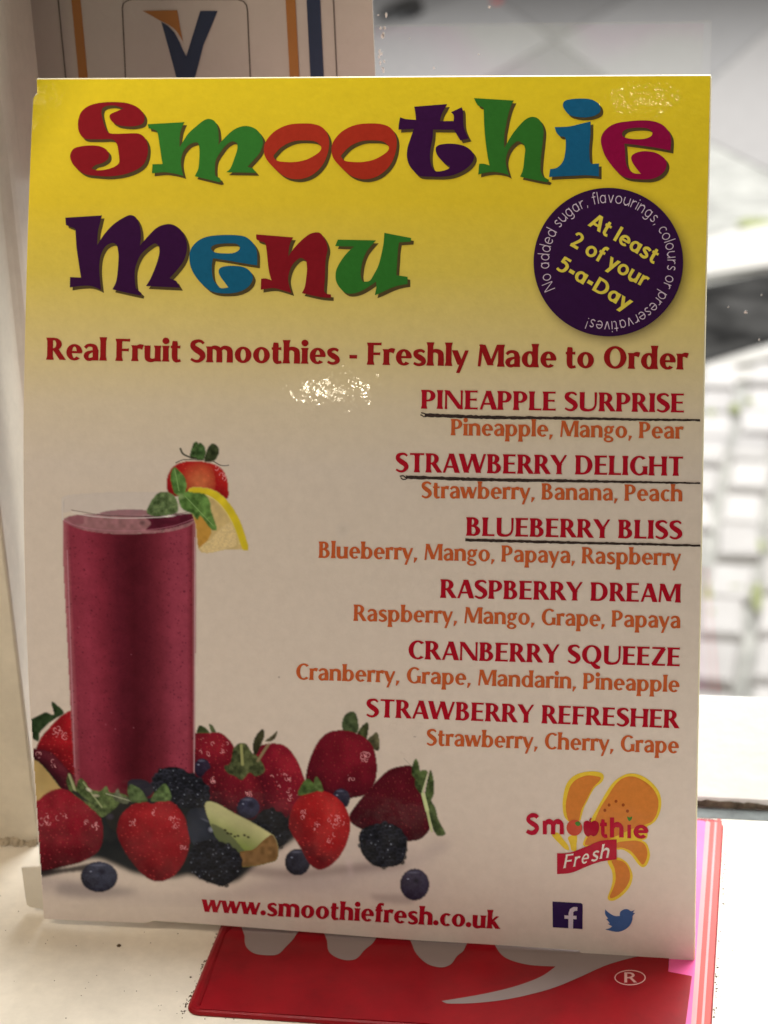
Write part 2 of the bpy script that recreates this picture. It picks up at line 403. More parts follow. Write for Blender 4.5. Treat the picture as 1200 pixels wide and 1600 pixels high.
    if ch == 's': return 430, [rb((370, 420, t), (290, 470, t*1.15), (195, 470, t*1.2), (110, 410, T*0.8), (125, 320, T*0.9), (225, 255, T*1.05), (325, 185, T*0.95), (345, 95, T*0.8), (260, 30, t*1.2), (155, 28, t*1.1), (50, 75, t))]
    if ch == 't': return 360, [rb((160, 655, T*0.75), (155, 560, T), (150, 160, T), (190, 50, T*0.85), (260, 28, t*1.1), (335, 45, t)), bar(30, 320, 465, t)]
    if ch == 'u': return 560, [rb((sx, 500, T*1.1), (sx, 190, T), (140, 80, T*0.95), (235, 32, t*1.5), (350, 60, t*1.1), (440, 170, t)), stem(555-sx, 0, 500)]
    if ch == 'v': return 490, [diag(65, 500, 235, 10, T*0.95), diag(425, 500, 250, 10, tt)]
    if ch == 'w': return 740, [diag(60, 500, 205, 10, T*0.95), diag(215, 10, 365, 500, tt), diag(370, 500, 520, 10, T*0.95), diag(530, 10, 685, 500, tt)]
    if ch == 'y': return 490, [diag(65, 500, 245, 40, T*0.95), diag(435, 500, 165, -220, tt*1.1)]
    if ch == 'x': return 480, [diag(70, 500, 400, 0, T), diag(400, 500, 80, 0, tt)]
    raise KeyError(ch)
def comp_map(comps, fn):
    return [([[fn(*q) for q in p] for p in a], [[fn(*q) for q in p] for p in b]) for a, b in comps]
def text_line(s, x0, y0, x1, y1, cap, T=125, t=72, geo=False, shear=0.0, track=0):
    """components of a line of lettering fitted between two baseline points"""
    gl = []; X = 0
    for ch in s:
        adv, c = glyph(ch, T, t, geo); gl.append((X, c)); X += adv+track
    xs = [q[0]+gx for gx, c in gl for a, b in c for p in a for q in p]
    a0, a1 = min(xs), max(xs)
    sx = math.hypot(x1-x0, y1-y0)/(a1-a0); sy = cap/700.0
    ux, uy = (x1-x0)/math.hypot(x1-x0, y1-y0), (y1-y0)/math.hypot(x1-x0, y1-y0)
    vx, vy = uy, -ux
    out = []
    for gx, c in gl:
        out += comp_map(c, lambda x, y, gx=gx: (x0+ux*(x+gx-a0+shear*y)*sx+vx*y*sy, y0+uy*(x+gx-a0+shear*y)*sx+vy*y*sy))
    return out
def text_arc(s, cx, cy, r, a0, a1, cap, T, t):
    """lettering round a circle, angles clockwise in degrees from the top"""
    gl = []; X = 0
    for ch in s:
        adv, c = glyph(ch, T, t, True); gl.append((X, adv, c)); X += adv+28
    sy = cap/700.0; out = []
    for gx, adv, c in gl:
        am = math.radians(a0+(a1-a0)*(gx+adv/2)/X)
        k = math.radians(a1-a0)*r/X
        ux, uy = math.cos(am), math.sin(am); px, py = cx+r*math.sin(am), cy-r*math.cos(am); vx, vy = math.sin(am), -math.cos(am)
        out += comp_map(c, lambda x, y: (px+ux*(x-adv/2)*k+vx*y*sy, py+uy*(x-adv/2)*k+vy*y*sy))
    return out

# ------------------------------------------------------------------ THE SETTING
Z_SILL = -0.0013
BIG = 0.75
YG = 0.1040     # glass
sill_y1 = float(P1(on_z(Z_SILL), 1200, 1281)[1])
o = box('window_sill', (-BIG, BIG, -0.16, sill_y1, -0.045, Z_SILL), 0.0012, M_SILL); o['kind'] = 'structure'

# the street outside, seen through the glass
ZS = -1.5
S = on_z(ZS)
M_BED = simple('sett joints', (0.47, 0.47, 0.44), 0.9, 0.5, 9.0, 0.5, 60.0).m
st = mesh('street', [(-60, 1.2, ZS-0.012), (60, 1.2, ZS-0.012), (60, 110, ZS-0.012), (-60, 110, ZS-0.012)], [(0, 1, 2, 3)], M_BED); st['kind'] = 'structure'
def mat_stone(name, rgb, noise=0.25):
    t = simple(name, rgb, 0.8, noise, 14.0, 0.6, 60.0)
    oi = t.add('ShaderNodeObjectInfo'); src = t.b.inputs['Base Color'].links[0].from_socket
    mr = t.add('ShaderNodeMapRange'); mr.inputs[3].default_value = 0.78; mr.inputs[4].default_value = 1.08; t.lk(oi.outputs['Random'], mr.inputs[0])
    mx = t.add('ShaderNodeMix', data_type='RGBA', blend_type='MULTIPLY'); mx.inputs[0].default_value = 1
    t.lk(src, mx.inputs[6]); t.lk(mr.outputs[0], mx.inputs[7]); t.lk(mx.outputs[2], t.b.inputs['Base Color'])
    return t.m
M_SETT = mat_stone('pale granite sett', (0.70, 0.675, 0.66), 0.12)
M_SLAB = mat_stone('grey paving slab', (0.42, 0.405, 0.40), 0.15)
M_MOSS = simple('moss', (0.36, 0.40, 0.17), 0.95, 0.5, 40.0, 0.9, 200.0).m
def mat_gutter():
    t = NT('blotchy dark gutter'); geo = t.add('ShaderNodeNewGeometry'); nz = t.add('ShaderNodeTexNoise', Scale=5.0, Detail=3.0); t.lk(geo.outputs['Position'], nz.inputs['Vector'])
    rp = t.add('ShaderNodeValToRGB'); el = rp.color_ramp.elements; el[0].position = .42; el[0].color = (.015, .015, .015, 1); el[1].position = .72; el[1].color = (.10, .098, .095, 1)
    t.lk(nz.outputs[0], rp.inputs['Fac']); t.lk(rp.outputs['Color'], t.b.inputs['Base Color']); t.b.inputs['Roughness'].default_value = .9; t.b.inputs['Specular IOR Level'].default_value = .05; return t.m
M_GUTTER = mat_gutter()  # near-black base colour with dark grey noise blotches, matt finish
M_KERB = mat_stone('pale kerb stone', (0.66, 0.64, 0.60), 0.08)
setts = [boxm(-0.5, 0.5, -0.5, 0.5, -0.5, 0.5, 0)]
def sett_mesh(seed):
    r = random.Random(seed); import bmesh
    bm = bmesh.new(); bmesh.ops.create_cube(bm, size=1)
    for v in bm.verts:
        k = 0.44 if v.co.z > 0 else 0.5
        v.co = (math.copysign(k+r.uniform(-.06, .04), v.co.x)*0.106, math.copysign(k+0.03+r.uniform(-.03, .02), v.co.y)*0.200, v.co.z*0.06)
    bmesh.ops.bevel(bm, geom=[e for e in bm.edges if all(v.co.z > 0 for v in e.verts)], offset=0.008, segments=1, affect='EDGES')
    me = bpy.data.meshes.new('sett'); bm.to_mesh(me); bm.free(); me.materials.append(M_SETT); return me
SM = [sett_mesh(i) for i in range(6)]
far_v = []; far_f = []
PX, PY = 0.124, 0.215
y_start = 2.55
for i in range(-14, 22):
    for j in range(0, 13):
        y = y_start+j*PY+(0.03*math.sin(i*1.7))+random.uniform(-.012, .012); x = 0.137+i*PX+random.uniform(-.009, .009)+0.076*(y-3.2)
        me = SM[random.randrange(6)]; a = -0.07+random.uniform(-.09, .09); dz = random.uniform(-.004, .004)
        if -5 <= i <= 12:
            if y > 5.25: continue
            s_ = bpy.data.objects.new('sett', me); COL.objects.link(s_); s_.parent = st
            s_.location = (x, y, ZS-0.022+dz); s_.rotation_euler = (0, 0, a)
        else:
            if y > 5.25: continue
            b = len(far_v)
            for v in me.vertices: far_v.append((x+v.co.x*math.cos(a)-v.co.y*math.sin(a), y+v.co.x*math.sin(a)+v.co.y*math.cos(a), ZS-0.022+dz+v.co.z))
            far_f += [[b+k for k in p.vertices] for p in me.polygons]
o = mesh('distant_setts', far_v, far_f, M_SETT, st); o['kind'] = 'stuff'
# moss growing in some joints
mv = []; mf = []
for (px, py, rx, ry) in ((1108, 935, 9, 26), (1182, 935, 10, 24), (1150, 920, 26, 4), (1185, 855, 12, 10), (1110, 648, 10, 7), (1148, 640, 10, 8), (1172, 628, 9, 5), (1112, 960, 9, 20), (1180, 350, 30, 9)):
    c = P1(S, px, py); ex = P1(S, px+rx, py)-c; ey = P1(S, px, py-ry)-c; b = len(mv); n = 14
    for k in range(n):
        a = 2*math.pi*k/n; q = random.uniform(.75, 1.15); mv.append(c+ex*math.cos(a)*q+ey*math.sin(a)*q+np.array([0, 0, 0.004]))
    mv.append(c+np.array([0, 0, 0.008])); mf += [(b+k, b+(k+1) % n, b+n) for k in range(n)]
o = mesh('moss', mv, mf, M_MOSS); o['kind'] = 'stuff'; o['label'] = 'pale green moss in the joints of the street stones'
# gutter, kerb and the slabs beyond
def strip(name, y0f, y1f, z, h, m, parent=None, x0=-8, x1=8, n=40):
    V = []; F = []
    for k in range(n+1):
        x = x0+(x1-x0)*k/n; ya = y0f(x); yb = y1f(x)
        V += [(x, ya, z), (x, ya, z+h), (x, yb, z+h), (x, yb, z)]
    for k in range(n):
        a = 4*k; b = a+4
        F += [(a, b, b+1, a+1), (a+1, b+1, b+2, a+2), (a+2, b+2, b+3, a+3)]
    return mesh(name, V, F, m, parent)
def yl(pa, pb):
    A, B = P1(S, *pa), P1(S, *pb); sl = (B[1]-A[1])/(B[0]-A[0]); return lambda x, A=A, sl=sl: A[1]+sl*(x-A[0])*0.9
o = strip('gutter', yl((1110, 562), (1200, 530)), yl((1110, 440), (1200, 420)), ZS-0.010, 0.004, M_GUTTER); o['kind'] = 'structure'
# kerb stones: two curved rows of pale blocks in front of the gutter, one broad row behind it
def kerb_row(fa, fb, L, hz, x0=-2.4, x1=2.6, gap=0.02):
    x = x0
    while x < x1:
        l = L*random.uniform(.9, 1.1); V = []; 
        for xx in (x+gap/2, x+l-gap/2):
            for yy in (fa(xx)+0.01, fb(xx)-0.01):
                V += [(xx, yy, ZS-0.02), (xx, yy, ZS+hz)]
        mesh('kerb_stone', V, [(0, 1, 5, 4), (1, 3, 7, 5), (3, 2, 6, 7), (0, 2, 3, 1), (4, 5, 7, 6)], M_KERB, st); x += l
kerb_row(yl((1110, 582), (1200, 560)), yl((1110, 567), (1200, 536)), 0.75, 0.004)
kerb_row(yl((1110, 604), (1200, 588)), yl((1110, 586), (1200, 565)), 0.6, 0.002)
kerb_row(yl((1110, 434), (1200, 418)), yl((1110, 372), (1200, 352)), 1.1, 0.012)
# slabs: laid on the diagonal
A = P1(S, 1110, 238); B = P1(S, 1200, 303); d1 = (B-A)[:2]; d1 /= np.linalg.norm(d1)
A2 = P1(S, 1115, 122); B2 = P1(S, 1200, 45); d2 = (B2-A2)[:2]; d2 /= np.linalg.norm(d2)
org = A[:2]; tt_ = np.linalg.solve(np.stack([d1, -d2], 1), (A2-A)[:2]); org = org+d1*tt_[0]
M_TAR = mat_stone('grey tarmac', (0.27, 0.265, 0.265), 0.2)
for i in range(-7, 8):
    for j in range(-7, 7):
        L1, L2 = 2.9, 4.4
        c = org+d1*i*L1+d2*j*L2
        q = [c+d1*0.015+d2*0.015, c+d1*(L1-.015)+d2*0.015, c+d1*(L1-.015)+d2*(L2-.015), c+d1*0.015+d2*(L2-.015)]
        cen = sum(q)/4
        if not (-6 < cen[0] < 7 and cen[1] < 26): continue
        kx = lambda x: yl((1110, 372), (1200, 352))(x)+0.03
        if min(p[1]-kx(p[0]) for p in q) < -2.5: continue
        q = [np.array([p[0], max(p[1], kx(p[0]))]) for p in q]
        if max(p[1] for p in q)-min(p[1] for p in q) < 0.15: continue
        dz = random.uniform(-.003, .003)
        V = [(*p, ZS-0.02) for p in q]+[(*p, ZS-0.002+dz) for p in q]
        mesh('paving_slab', V, [(4, 5, 6, 7), (0, 1, 5, 4), (1, 2, 6, 5), (2, 3, 7, 6), (3, 0, 4, 7)], M_TAR if i < 0 else M_SLAB, st)
# a dark drain cover and a red scrap far out on the paving
def blob(name, c, rx, ry, h, m, seed):
    r = random.Random(seed); n = 22; V = []; F = []
    for lvl, (k, z) in enumerate(((1.0, 0), (0.93, h*0.8), (0.6, h))):
        for i in range(n):
            a = 2*math.pi*i/n; q = k*(1+0.12*math.sin(3*a+seed)+r.uniform(-.03, .03)); V.append((c[0]+rx*math.cos(a)*q, c[1]+ry*math.sin(a)*q, ZS+z))
    for l in range(2):
        for i in range(n): F.append((l*n+i, l*n+(i+1) % n, (l+1)*n+(i+1) % n, (l+1)*n+i))
    F.append(tuple(range(2*n, 3*n)))
    return mesh(name, V, F, m)
c = P1(S, 632, 18)
o = blob('rubbish_sack', c, 0.14, 0.5, 0.05, simple('black plastic', (0.03, 0.032, 0.035), 0.4, 0.4, 20.0, 0.6, 20.0).m, 3)
o['label'] = 'dark blurred bundle lying on the paving at the top, beside the poster edge'; o['category'] = 'bag'
c = P1(S, 776, 2)
o = blob('red_scrap', c, 0.035, 0.09, 0.02, simple('red litter', (0.75, 0.06, 0.05), 0.6, 0.1, 20.0).m, 5)
o['label'] = 'small blurred red scrap on the paving at the very top edge'; o['category'] = 'litter'

# ------------------------------------------------------------------ THE WINDOW: rail, seal, post, pane
win = empty('window', (0, 0.08, 0), 'painted shop window with a white bottom rail, cream side post and clear pane', 'window')
rail_top = float(P1(on_y(YG), 1150, 1088)[2])
yr0 = float(P1(on_z(Z_SILL), 1200, 1262)[1])
V = [(x, y, z) for x in (-BIG, BIG) for y, z in ((yr0, -0.045), (yr0, Z_SILL+0.0008), (yr0+0.0008, Z_SILL+0.0020), (YG-0.0015, rail_top-0.0006), (YG-0.0002, rail_top), (YG+0.003, rail_top-0.0022), (YG+0.03, -0.045))]
n7 = 7
adopt(mesh('bottom_rail', V, [(i, (i+1) % n7, n7+(i+1) % n7, n7+i) for i in range(n7)]+[tuple(range(n7))[::-1], tuple(range(n7, 2*n7))], M_WHITE), win)
adopt(box('seal', (-BIG, BIG, sill_y1+0.0004, yr0-0.0004, -0.045, Z_SILL-0.0006), 0.0004, M_SEAL), win)
# ragged line of dirt along the seal
V = []; F = []
n = 260
for k in range(n+1):
    x = -0.15+0.33*k/n; y = yr0-0.0001; h = 0.0011+0.0006*random.random()+0.0004*math.sin(k*.21)
    V += [(x, y-0.0002-random.random()*0.0006, Z_SILL-0.0004), (x, y-0.00035, Z_SILL+h)]
F = [(2*k, 2*k+2, 2*k+3, 2*k+1) for k in range(n)]
adopt(mesh('grime_line', V, F, M_GRIME), win)
# pane
def mat_glass():
    t = NT('window glass'); t.n.remove(t.b)
    tr = t.add('ShaderNodeBsdfTransparent'); tr.inputs[0].default_value = (0.965, 0.975, 0.97, 1)
    gl = t.add('ShaderNodeBsdfGlossy', Roughness=0.02); gl.inputs[0].default_value = (1, 1, 1, 1)
    fr = t.add('ShaderNodeFresnel', IOR=1.52)
    mu = t.add('ShaderNodeMath', operation='MULTIPLY'); mu.inputs[1].default_value = 1.3; t.lk(fr.outputs[0], mu.inputs[0])
    mx = t.add('ShaderNodeMixShader'); t.lk(mu.outputs[0], mx.inputs[0]); t.lk(tr.outputs[0], mx.inputs[1]); t.lk(gl.outputs[0], mx.inputs[2])
    t.lk(mx.outputs[0], t.out.inputs[0]); return t.m
M_GLASS = mat_glass()
adopt(mesh('pane', [(-BIG, YG, rail_top-0.004), (BIG, YG, rail_top-0.004), (BIG, YG, 0.62), (-BIG, YG, 0.62)], [(0, 1, 2, 3)], M_GLASS), win)
# side post: flat face, rounded bead, splayed reveal
XL = float(P1(on_y(YG), 56.5, 60)[0])
prof = [(-0.16, 0.0376), (-0.0958, 0.0376), (-0.0953, 0.0379), (-0.0951, 0.0386), (-0.0975, 0.0690), (-0.0966, 0.0710), (-0.0957, 0.0725), (-0.0954, 0.0750),
        (-0.0954, 0.0800), (-0.0956, 0.0815), (XL, YG+0.0005), (XL, 0.13), (-0.16, 0.13)]
V = []; F = []; zs = np.linspace(Z_SILL+0.0004, 0.62, 40)
for z in zs:
    for i, (x, y) in enumerate(prof):
        wob = 0.0 if i in (0, len(prof)-1) else 0.00008*math.sin(z*35+i*.3)
        V.append((x+wob, y+wob*0.6, z))
m_ = len(prof)
for k in range(len(zs)-1):
    for i in range(m_): a = k*m_+i; b = k*m_+(i+1) % m_; F.append((a, b, b+m_, a+m_))
adopt(mesh('side_post', V, F, M_POST, None, False), win)
# grime where the post meets the sill
V = []; F = []; n = 90
for k in range(n+1):
    x = -0.16+0.0646*k/n; h = 0.0009+0.0008*random.random()+0.0004*math.sin(k*.5); d_ = 0.0010+0.0014*random.random()
    V += [(x, 0.0375-d_, Z_SILL+0.0002), (x, 0.0372, Z_SILL+h), (x, 0.0378, Z_SILL+h*1.05)]
for k in range(n): a = 3*k; F += [(a, a+3, a+4, a+1), (a+1, a+4, a+5, a+2)]
adopt(mesh('grime_line', V, F, simple('grey brown grime', (0.50, 0.44, 0.34), 0.95, 0.5, 400.0, 0.9, 700.0).m), win)
# dust and scratches on the pane by the poster
M_DUST = simple('dust', (0.8, 0.8, 0.78), 0.9).m
V = []; F = []
def speck(px, py, rx, ry, Y, seed):
    r = random.Random(seed); c = P1(on_y(Y), px, py); b = len(V); n = 7
    for k in range(n):
        a = 2*math.pi*k/n; q = r.uniform(.6, 1.2); V.append((c[0]+rx*math.cos(a)*q*1.8e-4, Y, c[2]+ry*math.sin(a)*q*1.8e-4))
    F.append(tuple(b+k for k in range(n)))
for i in range(15): speck(591+random.random()*14, random.random()*118, 1.0+random.random()*1.6, 1+random.random()*4, YG-0.0008, i)
for px, py, r_ in ((765, 11, 2), (1165, 488, 2.4), (1138, 480, 1.2), (1186, 531, 1.5), (678, 106, 1.6), (748, 85, 1.2), (640, 60, 1), (1190, 461, 1)): speck(px, py, r_, r_, YG-0.0008, px)
adopt(mesh('dust_specks', V, F, M_DUST), win)['kind'] = 'stuff'

# ------------------------------------------------------------------ POSTER on the pane
YP = YG-0.0012
XL = float(P1(on_y(YG), 56.5, 60)[0])
pos = empty('poster', (-0.05, YP, 0.15), 'white poster with orange and navy stripes and a navy V, behind the menu card', 'poster')
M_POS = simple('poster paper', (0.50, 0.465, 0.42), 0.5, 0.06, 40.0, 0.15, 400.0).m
xr = float(P1(on_y(YP), 584, 60)[0]); 
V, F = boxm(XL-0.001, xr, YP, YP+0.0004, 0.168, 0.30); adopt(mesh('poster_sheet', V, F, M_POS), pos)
pm = on_y(YP-0.00015)
M_OR = simple('orange ink', (0.36, 0.15, 0.03), 0.5, 0.08, 60.0).m; M_NV = simple('navy ink', (0.012, 0.028, 0.07), 0.5, 0.1, 60.0).m; M_LN = simple('dark line ink', (0.09, 0.075, 0.06), 0.5).m
def vstrip(name, xa0, xb0, xa1, xb1, m):     # edges at y=0 and y=120 of the photo, carried on up and down
    A0, B0, A1, B1 = (P1(pm, *q) for q in ((xa0, 0), (xb0, 0), (xa1, 122), (xb1, 122)))
    xa = (A0[0]+A1[0])/2; xb = (B0[0]+B1[0])/2
    Vv, Ff = boxm(xa, xb, YP-0.00018, YP-0.00005, 0.170, 0.299); adopt(mesh(name, Vv, Ff, m), pos)
vstrip('orange_stripe', 114, 128, 120.5, 135, M_OR); vstrip('orange_stripe', 447, 462, 452, 467, M_OR)
vstrip('navy_stripe', 480, 501, 484, 505, M_NV); vstrip('thin_line', 91, 92.6, 101, 102.6, M_LN); vstrip('thin_line', 521, 522.5, 524.5, 526, M_LN)
def frame_line(pts, wd): return [(ribbon([(x, y, wd) for x, y in pts], smooth=False), [])]
printed('emblem_frame', frame_line([(196, 122), (192, 30), (191, 12), (193, 5), (199, 1), (207, -1), (370, -1), (380, 2), (385, 8), (386.5, 16), (391, 122)], 1.8), pm, M_LN, pos)
printed('emblem_letter', [([[(252, 34), (262, 40), (272, 50), (281, 66), (285, 76), (291, 88), (313, 17), (340, 17), (318, 70), (301, 135), (279, 135), (270, 100)]], [])], pm, M_NV, pos)
printed('emblem_swash', [([smooth_poly([(223, 17, 1), (277, 16, 1), (281, 40), (286, 65, 1), (275, 48), (262, 38), (248, 31), (234, 23)])], [])], pm, M_OR, pos)

# ------------------------------------------------------------------ RED CHANGE MAT under the card
mat = empty('counter_mat', (0.027, 0.015, Z_SILL), 'red glossy counter mat with white script lettering, lying under the menu card', 'mat')
def rrect(x0, x1, y0, y1, r, n=8):
    out = []
    for cx, cy, a in ((x1-r, y1-r, 0), (x0+r, y1-r, 90), (x0+r, y0+r, 180), (x1-r, y0+r, 270)):
        out += [(cx+r*math.cos(math.radians(a+90*k/n)), cy+r*math.sin(math.radians(a+90*k/n))) for k in range(n+1)]
    return out
fl = P1(on_z(Z_SILL), 289, 1586); br = P1(on_z(Z_SILL), 1131, 1284)
x0, y0 = float(fl[0]), float(fl[1]); x1, y1 = float(br[0]), float(br[1]); x1b = float(P1(on_z(Z_SILL), 1110, 1600)[0])
def loft(name, levels, m, parent, cap=True, smooth=True):
    V = []; F = []; n = len(levels[0][0])
    for pts, z in levels: V += [(x, y, z) for x, y in pts]
    for k in range(len(levels)-1):
        for i in range(n): F.append((k*n+i, k*n+(i+1) % n, (k+1)*n+(i+1) % n, (k+1)*n+i))
    if cap: F.append(tuple(range((len(levels)-1)*n, len(levels)*n)))
    return adopt(mesh(name, V, F, m, None, False), parent)
def skew(pts):      # the mat's right edge is a touch out of square
    return [(x+(x-x0)/(x1-x0)*(x1b-x1)*(y1-y)/(y1-y0), y) for x, y in pts]
def L_(ins, r): return skew(rrect(x0+ins, x1-ins, y0+ins, y1-ins, max(r-ins, 0.0006)))
def acrylic(name, rgb, sss=0.0, rough=0.38, amt=0.12):
    t = NT(name); geo = t.add('ShaderNodeNewGeometry')
    c = t.add('ShaderNodeRGB'); c.outputs[0].default_value = (*rgb, 1); t.lk(mottle(t, c.outputs[0], geo, amt, 45.0), t.b.inputs['Base Color'])
    t.b.inputs['Roughness'].default_value = rough; t.b.inputs['Specular IOR Level'].default_value = 0.2; t.b.inputs['Coat Weight'].default_value = 0.05; t.b.inputs['Coat Roughness'].default_value = 0.12
    nz = t.add('ShaderNodeTexNoise', Scale=90.0, Detail=3.0); t.lk(geo.outputs['Position'], nz.inputs['Vector'])
    b = t.add('ShaderNodeBump', Strength=0.15, Distance=0.0005); t.lk(nz.outputs[0], b.inputs['Height']); t.lk(b.outputs[0], t.b.inputs['Normal'])
    return t.m
M_RED = acrylic('red gloss plastic', (0.29, 0.003, 0.010), amt=0.35)
M_CORAL = acrylic('coral edge plastic', (0.85, 0.055, 0.045)); M_PINK = acrylic('pink plastic', (0.86, 0.13, 0.40)); M_PALE = acrylic('pale pink plastic', (0.86, 0.30, 0.32))
ZT = -0.0002
loft('mat_body', [(L_(0, .0035), Z_SILL+0.0001), (L_(0.0000, .0035), ZT-0.0007), (L_(0.0004, .0035), ZT-0.0002), (L_(0.0010, .0035), ZT), (L_(0.0020, .0035), ZT), (L_(0.0028, .0035), ZT-0.0004), (L_(0.0030, .0035), ZT-0.0006)], M_RED, mat)
# strips of the clear pink flange on the right side
def flange(name, i0, i1, m, z, yend=0.0026):
    xa, xb = x1-i1, x1-i0
    pts = skew([(xa, y0+0.0025), (xb, y0+0.0025), (xb, y1-yend), (xb-0.0006, y1-yend+0.0008), (xa, y1-yend+0.0008)])
    loft(name, [(pts, ZT-0.0005), (pts, z)], m, mat)
flange('coral_edge_strip', 0.0004, 0.0018, M_CORAL, ZT+0.00012, 0.0016)
flange('pale_edge_strip', 0.0018, 0.0024, M_PALE, ZT+0.00010)
flange('coral_edge_strip', 0.0024, 0.0036, M_CORAL, ZT+0.00008)
flange('pale_edge_strip', 0.0036, 0.0048, M_PALE, ZT+0.00006)
flange('pink_flange', 0.0048, 0.0120, M_PINK, ZT+0.00003)
# printed red insert with script lettering
ins_r = float(P1(on_z(ZT), 1080, 1525)[0])
IZ = ZT+0.00018
imp = on_z(IZ+0.00006)
p_ = [P1(on_z(IZ), *q)[:2] for q in ((312, 1576), (1068, 1625), (1081, 1525), (1044, 1518), (1046, 1480), (372, 1440), (352, 1460))]
loft('printed_insert', [([tuple(q) for q in p_], ZT-0.0005), ([tuple(q) for q in p_], IZ)], M_RED, mat)
M_WPR = simple('white print on mat', (0.28, 0.235, 0.24), 0.35, 0.06, 50.0).m
blobs = [[(380, 1440), (382, 1462), (384, 1478), (396, 1489), (415, 1492.5), (434, 1491), (447, 1479), (461, 1463), (470, 1440)],
         [(508, 1445), (511, 1470), (514, 1487), (528, 1497), (545, 1500.5), (558, 1497), (570, 1484), (585, 1470), (592, 1445)],
         [(640, 1450), (645, 1478), (652, 1492), (668, 1506), (688, 1511.5), (704, 1507), (714, 1494), (726, 1482), (730, 1450)]]
for b_ in blobs: printed('script_letter', [([smooth_poly(b_)], [])], imp, M_WPR, mat)
sw = [(770, 1470, 1), (782, 1490), (800, 1501), (830, 1508), (868, 1510, 1), (845, 1526), (805, 1541), (755, 1553), (690, 1564, 1), (700, 1568), (745, 1567), (800, 1560), (860, 1545), (905, 1527), (945, 1509), (985, 1497), (1010, 1492, 1), (950, 1475), (900, 1470)]
printed('script_letter', [([smooth_poly(sw)], [])], imp, M_WPR, mat)
reg = [([ell(984.5, 1527.5, 24.5, 12, 30)], [ell(984.5, 1527.5, 22.8, 10.6, 30)])]+comp_map(glyph('R', 120, 90, True)[1], lambda x, y: (974+x*0.036, 1535-y*0.0225))
printed('registered_mark', reg, imp, simple('pale pink print', (0.75, 0.45, 0.45), 0.4).m, mat)

# crumbs on the sill
M_CR = simple('dark crumb', (0.10, 0.07, 0.04), 0.9).m
V0, F0 = [], []
def crumb(px, py, r):
    c = P1(on_z(Z_SILL), px, py); b = len(V0)
    ring_ = [(r*(0.8+0.4*random.random())*math.cos(a), r*(0.8+0.4*random.random())*math.sin(a)) for a in np.linspace(0, 2*math.pi, 7)[:-1]]
    V0.extend([(c[0]+x, c[1]+y, Z_SILL+0.00001) for x, y in ring_]); V0.extend([(c[0]+x*.6, c[1]+y*.6, Z_SILL+r*.7) for x, y in ring_])
    for i in range(6): F0.append((b+i, b+(i+1) % 6, b+6+(i+1) % 6, b+6+i))
    F0.append(tuple(b+6+i for i in range(6)))
crumb(186, 1478, 0.00055)
crumb(298, 1527, 0.0003)
for k in range(70):
    t_ = random.random(); crumb(352-62*t_-3-abs(random.gauss(0, 4)), 1452+134*t_+random.gauss(0, 2), 0.00012+0.00016*random.random())
for k in range(70):
    t_ = random.random(); crumb(1131-21*t_+3+abs(random.gauss(0, 3)), 1290+310*t_, 0.00010+0.00018*random.random())
for k in range(26):
    t_ = random.random(); crumb(290+420*t_, 1589+14*t_+abs(random.gauss(0, 2)), 0.0001+0.00012*random.random())
for k in range(48): crumb(random.uniform(0, 300), random.uniform(1330, 1600), 0.00008+0.0001*random.random())
for k in range(30): crumb(random.uniform(1120, 1200), random.uniform(1300, 1600), 0.00008+0.00012*random.random())
o = mesh('crumbs', V0, F0, M_CR); o['kind'] = 'stuff'; o['label'] = 'dark crumbs and grit scattered round the red mat on the sill'

# ------------------------------------------------------------------ THE MENU CARD
base = np.array([0.0, 0.0, 0.0])
card = empty('menu_card', (0, 0, 0), 'tall smoothie menu card with yellow top and fruit photo, standing on the window sill', 'menu card')
outline = [(57.5, 124, 1), (300, 123, 1), (700, 120.5, 1), (1110, 118.5, 1), (1107, 250), (1102, 450), (1098, 650), (1094, 900), (1090, 1100), (1086.5, 1300), (1083.5, 1501, 1),
           (1000, 1500.5, 1), (915, 1497.5, 1), (905, 1485, 1), (770, 1476), (620, 1467), (480, 1456), (350, 1446), (240, 1438.5, 1), (228, 1442, 1), (140, 1439, 1), (69, 1435.5, 1),
           (62, 1345), (55, 1240), (50.5, 1165), (45.5, 1080), (40.5, 950), (37.5, 820), (36.8, 700), (38, 590), (41, 450), (45.5, 300), (52, 156), (55, 149.5), (58, 147, 1)]
ol = smooth_poly(outline, n=8)
# resample so that no edge is long
res_ = []
for i in range(len(ol)):
    a, b = np.array(ol[i]), np.array(ol[(i+1) % len(ol)]); k = max(1, int(np.linalg.norm(b-a)/9))
    for q in range(k): res_.append(tuple(a+(b-a)*q/k))
ol = res_
v2, F = fill2d([([ol], [])], grid=14.0)
X, Sg = card_uv(v2[:, 0], v2[:, 1])
P = card_pt(X, Sg)
if np.cross(P[F[0][1]]-P[F[0][0]], P[F[0][2]]-P[F[0][0]]) @ AN < 0: F = [f[::-1] for f in F]
front = adopt(mesh('front_panel', P, F, M_CARD, None, True), card)
def height_attr(me, s):
    a = me.attributes.new('height', 'FLOAT', 'POINT'); a.data.foreach_set('value', np.clip(s/CH, 0, 1).astype(np.float32))
height_attr(front.data, Sg)
